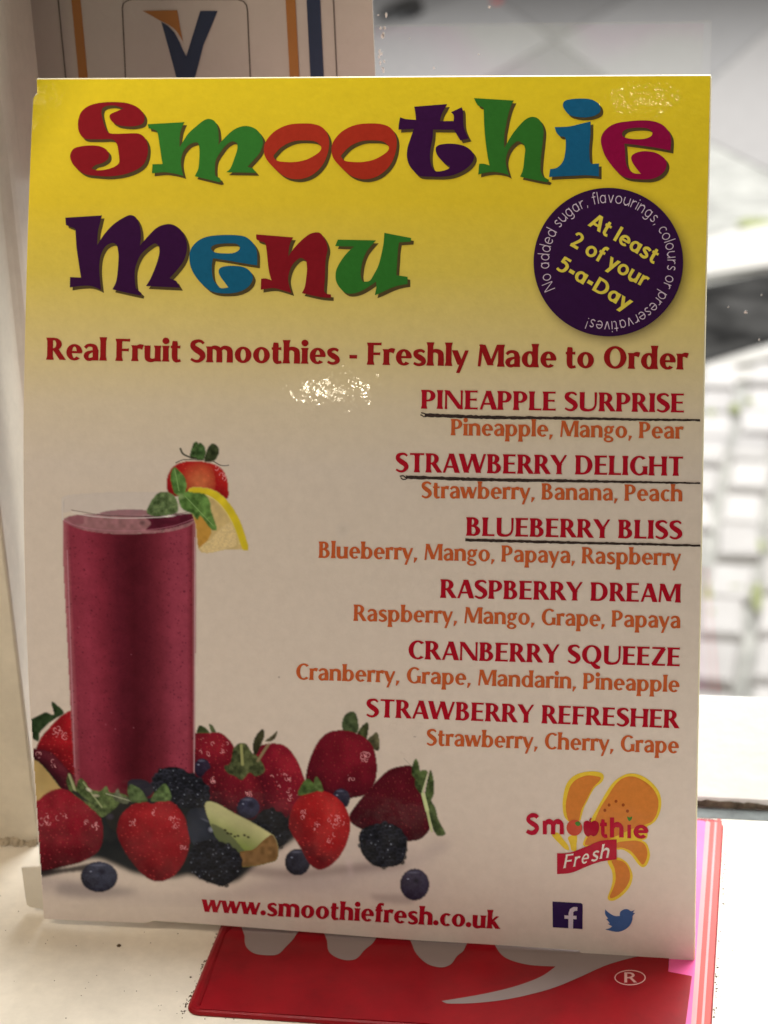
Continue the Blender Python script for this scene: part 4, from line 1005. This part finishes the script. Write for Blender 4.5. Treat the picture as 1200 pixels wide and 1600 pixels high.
def blackberry(poly, seed=0, tone=1.0, step=8.5):
    poly = PTS(poly); m = pm_(poly); over(m, lin((16, 16, 19))); r = random.Random(seed)
    for (x, y) in berry_mask_pts(poly, step, 2.2, seed):
        s_ = step*r.uniform(.5, .62); b = r.uniform(.6, 1.1)*tone
        spot(x, y, s_, s_, 0, lin((40*b, 40*b, 47*b)), .9, .35); spot(x+.6, y+.9, s_*.72, s_*.72, 0, lin((22*b, 22*b, 26*b)), .9, .5)
        if r.random() < .30: spot(x-1.2+r.uniform(-.8, .8), y-1.7+r.uniform(-.8, .8), r.uniform(.8, 1.4), r.uniform(.8, 1.6), r.uniform(0, 3), lin((140*b, 140*b, 145*b)), r.uniform(.2, .8))
        spot(x, y-s_*.55, s_*.5, .8, 0, lin((62*b, 62*b, 68*b)), .25)

# table top and its shading in the print
fl_ = np.clip((GY-1262)/60, 0, 1)*np.clip((AX1-GX)/90, 0, 1)*np.clip((AY1-GY)/22, 0, 1)*np.clip((GX-500)/120+1, 0, 1)
over(fl_*0.30*(0.9+0.2*N30), lin((160, 140, 132)))
soft_over(PTS("50,1362 160,1385 240,1400 340,1398 440,1372 520,1372 560,1352 640,1345 690,1312 700,1322 640,1352 560,1370 520,1385 430,1392 330,1408 200,1404 60,1392"), 7, (138, 118, 112), .50)
soft_over(PTS("380,1352 470,1358 560,1350 640,1352 560,1362 470,1372 390,1366"), 4, (96, 72, 70), .55)
soft_over(PTS("100,1378 215,1392 150,1402 90,1396"), 4, (110, 96, 92), .5); soft_over(PTS("580,1398 650,1400 640,1412 590,1408"), 3, (120, 98, 92), .45)
# dark hollow behind the fruit
over(aa(blur(pip(smooth_poly(PTS("64,1180 110,1190 150,1225 250,1215 310,1205 330,1235 400,1250 470,1262 470,1300 440,1326 400,1352 372,1376 340,1380 296,1368 270,1372 215,1366 180,1352 150,1342 110,1350 62,1364 56,1300")), GX, GY).astype(float), 3)), lin((26, 27, 27)))
# fruit behind the glass
leaf("330,1144 327,1131 334,1136 337,1145", (50, 58, 32), (84, 92, 55)); leaf("308,1150 309,1137 313,1133 322,1138 327,1147", (40, 50, 26), (76, 84, 46))
strawberry("300,1150 322,1146 340,1144 352,1150 366,1168 372,1200 340,1216 300,1216", (60, 12, 20), (122, 22, 34), (166, 38, 46), seed=3, shine=((322, 1166, 10, 14), (352, 1170, 8, 10)))
blueberry(316, 1200, 13, 15, (24, 18, 30), (62, 50, 66))
strawberry("398,1172 420,1162 445,1165 462,1184 474,1212 480,1236 460,1262 440,1284 405,1284 392,1230", (58, 10, 22), (126, 22, 36), (170, 40, 48), seed=5, R_=18, lx=.8, shine=((440, 1215, 16, 16), (455, 1240, 12, 10)))
strawberry("310,1232 322,1206 345,1192 370,1188 402,1215 411,1245 404,1275 380,1282 340,1262", (48, 8, 18), (104, 18, 30), (150, 34, 42), seed=6, R_=16, shine=((332, 1220, 10, 5), (388, 1240, 10, 5)))
leaf("396,1176 396,1158 404,1144 411,1139 413,1150 406,1168 400,1180", (34, 34, 20), (66, 62, 38)); leaf("414,1158 424,1150 433,1142 431,1152 424,1158", (50, 44, 28), (86, 78, 52))
leaf("350,1198 360,1192 364,1172 372,1162 384,1162 394,1176 402,1182 412,1196 413,1206 400,1213 390,1207 378,1219 366,1212 356,1208", (38, 44, 26), (92, 94, 56)); vein(377, 1164, 379, 1196, (140, 136, 82), 2.0, .55); vein(420, 1162, 402, 1190, (124, 104, 72), 2.0, .55)
blueberry(388, 1262, 18, 17, (26, 24, 34), (74, 72, 92), crown=(4, -4))
blackberry("398,1290 405,1270 425,1264 446,1278 452,1296 446,1318 424,1326 404,1312", 4, .7)
leaf("536,1142 535,1126 541,1115 553,1112 559,1124 559,1144 545,1146", (44, 54, 32), (78, 86, 52)); leaf("558,1148 566,1134 575,1129 575,1146 570,1158", (40, 44, 24), (76, 78, 44)); leaf("572,1160 580,1150 589,1144 593,1158 592,1172 582,1170", (56, 52, 34), (96, 90, 60))
strawberry("478,1228 481,1196 494,1164 510,1146 530,1141 552,1144 572,1154 584,1170 589,1196 586,1222 574,1240 556,1246 520,1250 490,1246", (56, 8, 20), (112, 20, 32), (146, 32, 42), seed=8, R_=20, seeds=9.5, fleck=.2, shine=((569, 1182, 26, 8), (548, 1214, 5, 6)))
blueberry(533, 1248, 14, 16, (26, 22, 32), (64, 60, 76), crown=(5, 6))
strawberry("545,1280 556,1258 585,1224 606,1204 628,1197 646,1199 656,1228 668,1262 674,1286 664,1306 644,1314 605,1310 565,1296", (46, 6, 16), (84, 16, 26), (112, 26, 36), seed=9, R_=20, seeds=8, fleck=.15, ly=-.5)
for L___ in ("643,1206 645,1194 650,1185 655,1196 656,1214 648,1216", "648,1222 656,1205 668,1205 664,1224 660,1240 652,1234", "664,1242 668,1218 673,1203 678,1222 677,1244 670,1252", "660,1250 668,1244 680,1262 684,1278 690,1290 696,1303 684,1306 676,1294 670,1276"):
    leaf(L___, (36, 48, 24), (88, 100, 54))
vein(661, 1240, 668, 1268, (176, 178, 120), 2.4, .85); vein(668, 1268, 675, 1300, (166, 168, 112), 1.8, .85); vein(668, 1212, 660, 1238, (170, 172, 120), 1.2, .7); vein(631, 1185, 644, 1198, (110, 100, 70), .7, .6)
blackberry("561,1312 564,1298 578,1290 600,1286 618,1290 630,1300 636,1316 634,1336 626,1350 604,1355 584,1352 566,1334", 12, .95, 8.0)
# left: strawberry, slice and calyx
strawberry("58,1178 62,1156 78,1136 96,1118 116,1108 132,1108 132,1240 108,1222 88,1196", (70, 10, 18), (152, 22, 28), (188, 44, 44), seed=13, R_=16, shine=((88, 1144, 14, 8), (102, 1150, 8, 4)))
leaf("46,1134 49,1124 62,1117 72,1113 84,1116 80,1096 92,1104 100,1114 88,1122 74,1132 62,1146 60,1158 50,1152", (26, 38, 20), (50, 66, 36))
over(pm_(PTS("48,1180 58,1186 92,1228 98,1240 70,1252 48,1256")), lin((158, 128, 76))*(0.85+0.3*N14[..., None]))
strawberry("47,1170 62,1171 80,1176 98,1194 118,1216 130,1240 118,1246 98,1234 82,1212 62,1192 49,1184", (40, 10, 18), (82, 22, 32), (120, 48, 54), seed=14, R_=6, seeds=30, shine=((60, 1180, 4, 4), (84, 1194, 6, 5)))
strawberry("44,1262 60,1250 75,1238 95,1232 116,1240 140,1258 157,1278 161,1302 155,1328 130,1346 100,1354 64,1362 44,1366", (64, 8, 16), (128, 20, 32), (158, 38, 46), seed=15, R_=22, seeds=8.5, lx=.1, fleck=.5, shine=((72, 1280, 14, 10), (134, 1286, 6, 3), (150, 1290, 10, 5), (98, 1275, 6, 10)))
soft_over(PTS("44,1362 100,1356 150,1348 150,1358 100,1364 44,1374"), 1.5, (20, 12, 16), .9)
leaf("104,1222 108,1208 114,1218 120,1232 124,1220 132,1224 138,1238 150,1240 166,1236 172,1247 186,1244 180,1258 168,1270 158,1276 146,1266 130,1252 112,1238", (40, 48, 26), (112, 122, 66)); vein(108, 1210, 118, 1238, (140, 138, 96), 1.6, .7); spot(140, 1234, 4, 2.4, .4, lin((190, 176, 150)), .8); spot(148, 1242, 4.5, 2, .2, lin((176, 160, 130)), .7); vein(165, 1242, 184, 1248, (150, 145, 110), .9, .6)

# glass of smoothie
gl = PTS("98,812c 99,880 105,1000 111,1120 118,1226c 140,1240 175,1249 215,1250 258,1240 304,1214c 305,1100 306,950 306,812c 292,822 260,830 215,833 175,833 130,827c")
m = pm_(gl); lx_ = 98+(GY-812)/414*20; t_ = np.clip((GX-lx_)/(305.5-lx_), 0, 1)
stops = [(0.0, (150, 86, 92)), (.02, (142, 72, 80)), (.05, (124, 44, 58)), (.16, (134, 46, 62)), (.28, (112, 34, 48)), (.40, (84, 22, 34)), (.52, (72, 17, 27)), (.62, (82, 22, 33)), (.72, (104, 34, 46)), (.84, (136, 52, 68)), (.93, (138, 54, 70)), (.97, (112, 38, 48)), (1.0, (150, 96, 100))]
cs_ = np.array([lin(c) for _, c in stops]); ps_ = np.array([p for p, _ in stops])
col = np.stack([np.interp(t_, ps_, cs_[:, i]) for i in range(3)], -1)
low = np.clip((GY-1100)/150, 0, 1)[..., None]; col = col*(1-low*.42)+low*.42*lin((104, 20, 32))*(0.6+0.8*np.abs(t_-.5)[..., None])
streak = np.interp(t_, [0, .2, .28, .36, .48, .6, .72, .8, 1], [0, 0, .5, 0, -.35, .0, -.3, .3, 0])[..., None]*np.clip((GY-1130)/60, 0, 1)[..., None]
col = np.array([.84, .84, .74])*col*(1+streak*.5)*(0.78+0.16*N30[..., None]+0.14*N14[..., None]+0.12*N6[..., None]+0.14*N3[..., None])
over(m, col)
r = random.Random(4)
for _ in range(700):
    x = r.uniform(104, 302); y = r.uniform(836, 1225); s_ = r.uniform(.6, 1.5); spot(x, y, s_, s_, 0, lin((58, 14, 24)) if r.random() < .985 else lin((150, 84, 94)), r.uniform(.25, .6))
vein(105, 860, 117, 1200, (176, 128, 130), .9, .35); vein(304.5, 840, 303.5, 1210, (190, 160, 158), .7, .5)
# smoothie surface seen through the clear rim
over(pm_(PTS("150,803 170,799 200,796.5 228,798 262,800 303,806 305,813 292,823 260,831 215,834 175,834 130,828 98,813 120,805"))*0.94, lin((132, 84, 84))*(0.72+.5*N6[..., None]))
over(pm_(PTS("155,802 175,797.5 205,796 232,798 232,804 200,806 170,804")), lin((112, 36, 48))*(0.8+.4*N6[..., None]))
over(pm_(PTS("226,806 250,806 300,802 304,812 280,822 250,828 228,828 236,818")), lin((76, 22, 34))*(0.7+.6*N6[..., None]))
over(pm_(PTS("106,807 128,806 130,818 112,818"))*.6, lin((120, 64, 70)))
rim = pm_(PTS("97,778 112,773 150,770 200,768 260,770 300,776 303,800 250,806 200,807 150,805 112,799 98,800")); over(rim*0.30, lin((168, 156, 148)))
def curve(pts, col_, w_, a_):
    q = smooth_poly([(p[0], p[1]) for p in PTS(pts)], False, 24)
    for x, y in q: spot(x, y, w_, w_*.8, 0, lin(col_), a_)
curve("112,797 130,800 155,804 190,806 225,807 262,805 296,799", (70, 34, 36), 1.0, .75); curve("112,800 140,806 185,809.5 230,809 262,807", (204, 188, 176), 1.2, .5); curve("98,812 118,821 150,827 190,829.5 230,828 270,822 302,811", (160, 96, 104), 1.0, .45)
curve("98,782 120,775 160,771 200,769.5 240,770", (150, 138, 126), .8, .35); spot(99.5, 788, 1.6, 7, 0, lin((140, 130, 122)), .6); spot(264, 806, 8, 1.8, -.05, lin((214, 196, 186)), .8); spot(222, 817, 4, 3, 0, lin((60, 30, 34)), .7)
curve("98,780 97.5,800 98,812", (186, 174, 160), 1.2, .5)
# garnish
strawberry("262,768 261,748 268,732 282,723 305,720 330,724 346,732 354,746 357,764 355,779 335,782 300,772 275,776", (120, 14, 20), (164, 28, 26), (190, 52, 34), seed=21, R_=10, seeds=9, fleck=.2, shine=((350, 742, 12, 8), (340, 732, 6, 6)))
sp_ = np.clip(1.25-np.hypot((GX-312)/26, (GY-752)/26), 0, 1)*pm_(PTS("280,728 300,722 322,723 334,736 334,768 300,768 286,756")); over(sp_*.75, lin((184, 100, 58))*(0.85+.3*N6[..., None]))
leaf("297,716 299,702 303,692 309,691 311,704 308,716", (34, 48, 24), (86, 110, 58)); leaf("306,717 309,695 314,692 321,702 319,718", (40, 58, 28), (78, 104, 54)); leaf("319,720 324,702 331,693 340,697 342,708 336,719 326,722", (26, 34, 18), (66, 72, 42))
curve("282,701 286,709 296,714 306,717", (40, 42, 26), 1.8, .9); curve("275,723 286,718.5 300,718 330,720 345,727 357,727", (46, 44, 28), 1.2, .85)
lem = PTS("294,766 316,762 338,768 358,786 374,812 384,840 388,859 374,858 350,859 326,864 311,859 306,820 300,800"); m = pm_(lem)
over(m, lin((178, 150, 96))*(0.82+.2*N6[..., None]+.16*N14[..., None]))
inner_ = pm_(PTS("300,776 318,773 334,780 350,796 364,820 374,846 376,866 300,870 296,800")); over(m*(1-inner_), lin((190, 164, 34))*(0.85+.3*N14[..., None]))
over(m*pm_(PTS("306,800 318,806 330,826 326,842 312,856 300,856")), lin((164, 118, 48))*(.9+.2*N6[..., None]))
over(m*inner_*pm_(PTS("312,856 330,842 344,826 362,818 370,850 350,858 328,864"))*.7, lin((196, 168, 116))*(.85+.3*N3[..., None])); curve("300,776 318,773 334,780 350,796 364,820 374,850", (190, 168, 104), 1.2, .5)
leaf("266,746 268,736 273,730 282,738 290,748 291,764 286,772 274,772 269,760", (58, 88, 36), (98, 130, 64)); vein(273, 733, 280, 768, (126, 150, 86), .8, .5)
leaf("229,800 233,789 238,780 248,770 262,769 274,777 279,792 275,802 255,806 238,806", (50, 66, 34), (112, 126, 78)); vein(232, 799, 275, 788, (70, 84, 50), .9, .5)
leaf("280,774 292,768 306,770 320,772 328,784 330,798 335,812 339,827 330,827 320,814 313,806 308,812 300,803 286,796 280,786", (56, 82, 34), (100, 130, 62)); vein(290, 776, 334, 822, (130, 152, 90), .8, .45); spot(282, 776, 5, 4, 0, lin((130, 146, 92)), .6); spot(280, 790, 3, 4, 0, lin((150, 158, 112)), .5)

# front fruit
over(pm_(PTS("112,1236 140,1240 175,1246 214,1248 214,1262 190,1300 170,1290 160,1262 130,1250")), lin((34, 32, 28)))
leaf("120,1226 126,1216 134,1222 140,1232 156,1236 166,1228 172,1238 190,1240 200,1246 188,1254 176,1266 160,1276 150,1262 136,1250 124,1240", (44, 54, 28), (104, 116, 64))
leaf("178,1248 184,1232 190,1244 204,1248 196,1256", (60, 64, 44), (112, 112, 84)); vein(130, 1222, 160, 1262, (134, 136, 92), 1.2, .6); vein(166, 1240, 206, 1252, (150, 146, 116), .9, .6)
spot(139, 1234, 4.2, 2.2, .5, lin((188, 172, 146)), .8); spot(150, 1243, 4.6, 2, .1, lin((172, 156, 126)), .7); spot(172, 1276, 5, 4, 0, lin((60, 52, 60)), .7)
blackberry("238,1228 246,1208 258,1200 275,1198 292,1206 312,1216 326,1232 326,1250 312,1262 290,1262 268,1256 248,1250", 22, 1.0, 7.6)
over(pm_(PTS("200,1222 215,1217 232,1222 240,1236 225,1248 206,1246")), lin((38, 34, 40)))
strawberry("183,1302 188,1276 206,1258 225,1252 238,1256 252,1250 270,1254 286,1272 294,1292 296,1318 288,1346 272,1368 252,1377 232,1373 210,1352 193,1326", (84, 14, 20), (150, 30, 34), (178, 50, 48), seed=31, R_=20, seeds=8.6, shine=((206, 1284, 8, 7), (274, 1284, 14, 10), (242, 1266, 4, 5), (288, 1326, 8, 6)))
leaf("202,1250 200,1230 206,1226 218,1232 226,1242 230,1252 214,1254", (52, 64, 34), (92, 106, 62)); leaf("236,1251 242,1238 252,1228 259,1225 266,1238 266,1250 250,1252", (52, 68, 34), (96, 114, 62))
over(pm_(PTS("294,1268 318,1262 340,1278 346,1300 334,1318 306,1322 294,1300")), lin((38, 40, 46))*(.7+.6*N14[..., None])); spot(330, 1296, 3.6, 3.6, .5, lin((150, 148, 156)), .55); spot(322, 1282, 7, 1.6, .4, lin((92, 92, 98)), .45)
kw = PTS("320,1261 325,1252 340,1256 365,1270 392,1284 416,1298 428,1306c 434,1322 433,1342 420,1348 396,1353 374,1352 352,1330 334,1300"); m = pm_(kw)
kk = np.clip((GY-(1262+(GX-325)*0.44))/46, 0, 1)[..., None]; over(m, (lin((168, 160, 108))*(1-kk)+lin((96, 112, 40))*kk)*(.85+.3*N14[..., None]))
over(m*pm_(PTS("330,1288 344,1292 360,1304 376,1322 384,1334 352,1330 336,1308"))*.8, lin((74, 76, 52)))
for x, y in ((352, 1297), (356, 1302), (361, 1303), (367, 1307), (372, 1306), (382, 1305), (388, 1308)): spot(x, y, 2.2, 1.7, .3, lin((34, 30, 22)), .9)
over(m*pm_(PTS("376,1332 396,1328 414,1312 426,1304 436,1318 436,1346 400,1356 372,1356")), lin((112, 80, 44))*(.7+.6*N6[..., None])); curve("376,1332 396,1328 412,1314 424,1306", (110, 76, 40), 1.2, .6)
blackberry("296,1338 304,1322 318,1314 340,1314 360,1322 374,1334 378,1350 372,1368 352,1384 336,1382 312,1372 298,1358", 41, .85, 8.0)
blueberry(155, 1370, 29, 24, (30, 28, 36), (84, 84, 98), crown=(4, -8)); blueberry(465, 1347, 20, 21, (26, 24, 30), (66, 64, 74)); blueberry(648, 1382, 23, 25, (36, 28, 40), (78, 70, 88), crown=(2, -6))
strawberry("451,1288 456,1264 470,1244 492,1235 515,1239 536,1256 547,1280 546,1304 536,1330 520,1350 500,1359 484,1350 470,1326 457,1304", (92, 16, 22), (168, 30, 30), (196, 56, 48), seed=51, R_=18, seeds=8.6, shine=((474, 1272, 10, 7), (526, 1280, 22, 12), (520, 1310, 8, 8), (492, 1290, 8, 8)))
leaf("466,1242 470,1228 480,1217 490,1224 497,1234 482,1240", (48, 64, 30), (88, 108, 52)); leaf("490,1232 493,1214 500,1220 505,1236 497,1236", (56, 72, 36), (104, 118, 64))
soft_over(PTS("548,1340 552,1368 546,1368 540,1345"), 2, (196, 170, 158), .3)
# a stain and the tiny marks on the paper
spot(536, 828, 7, 9, .3, lin((152, 134, 110)), .32, .9); spot(536, 826, 3.5, 5, .3, lin((140, 124, 98)), .35, .9); spot(436, 1058, 1.6, 1.6, 0, lin((110, 84, 60)), .8); spot(648, 1151, 2.4, 1.2, 0, lin((110, 80, 60)), .7)

# clip to the card and turn into a mesh whose vertices carry the printed colour
inside = pip([((x-560)*0.9985+560, y) for x, y in ol], GX, GY)
al_ = alp*inside
vis = np.zeros((HH, WW), bool); vis[:] = al_ > 0.004
cell = (vis[:-1, :-1] | vis[1:, :-1] | vis[:-1, 1:] | vis[1:, 1:]) & (inside[:-1, :-1] & inside[1:, :-1] & inside[:-1, 1:] & inside[1:, 1:])
used = np.zeros((HH, WW), bool)
for a, b in ((0, 0), (0, 1), (1, 0), (1, 1)): used[a:HH-1+a, b:WW-1+b] |= cell
idx = -np.ones((HH, WW), int); idx[used] = np.arange(used.sum())
ii, jj = np.nonzero(cell); quads = np.stack([idx[ii, jj], idx[ii+1, jj], idx[ii+1, jj+1], idx[ii, jj+1]], -1)
xs, ss = card_uv(GX[used], GY[used]); PP = card_pt(xs, ss, 1.2*0.00003)
me = bpy.data.meshes.new('fruit_picture'); me.vertices.add(len(PP)); me.vertices.foreach_set('co', PP.astype(np.float32).ravel())
me.loops.add(quads.size); me.loops.foreach_set('vertex_index', quads.astype(np.int32).ravel())
me.polygons.add(len(quads)); me.polygons.foreach_set('loop_start', (np.arange(len(quads))*4).astype(np.int32)); me.polygons.foreach_set('loop_total', np.full(len(quads), 4, np.int32))
me.update(calc_edges=True); me.validate()
ca = me.color_attributes.new('print_colour', 'FLOAT_COLOR', 'POINT')
cc = np.concatenate([np.clip(rgb[used]/ILL, 0.004, .92), al_[used][:, None]], -1).astype(np.float32); ca.data.foreach_set('color', cc.ravel())
height_attr(me, ss)
pic = link('fruit_picture', me, M_ART, None, True); adopt(pic, card)
pic['label'] = 'printed photo of a berry smoothie with strawberries, blackberries and kiwi'
print('art verts', len(PP), 'objects', len(bpy.data.objects))
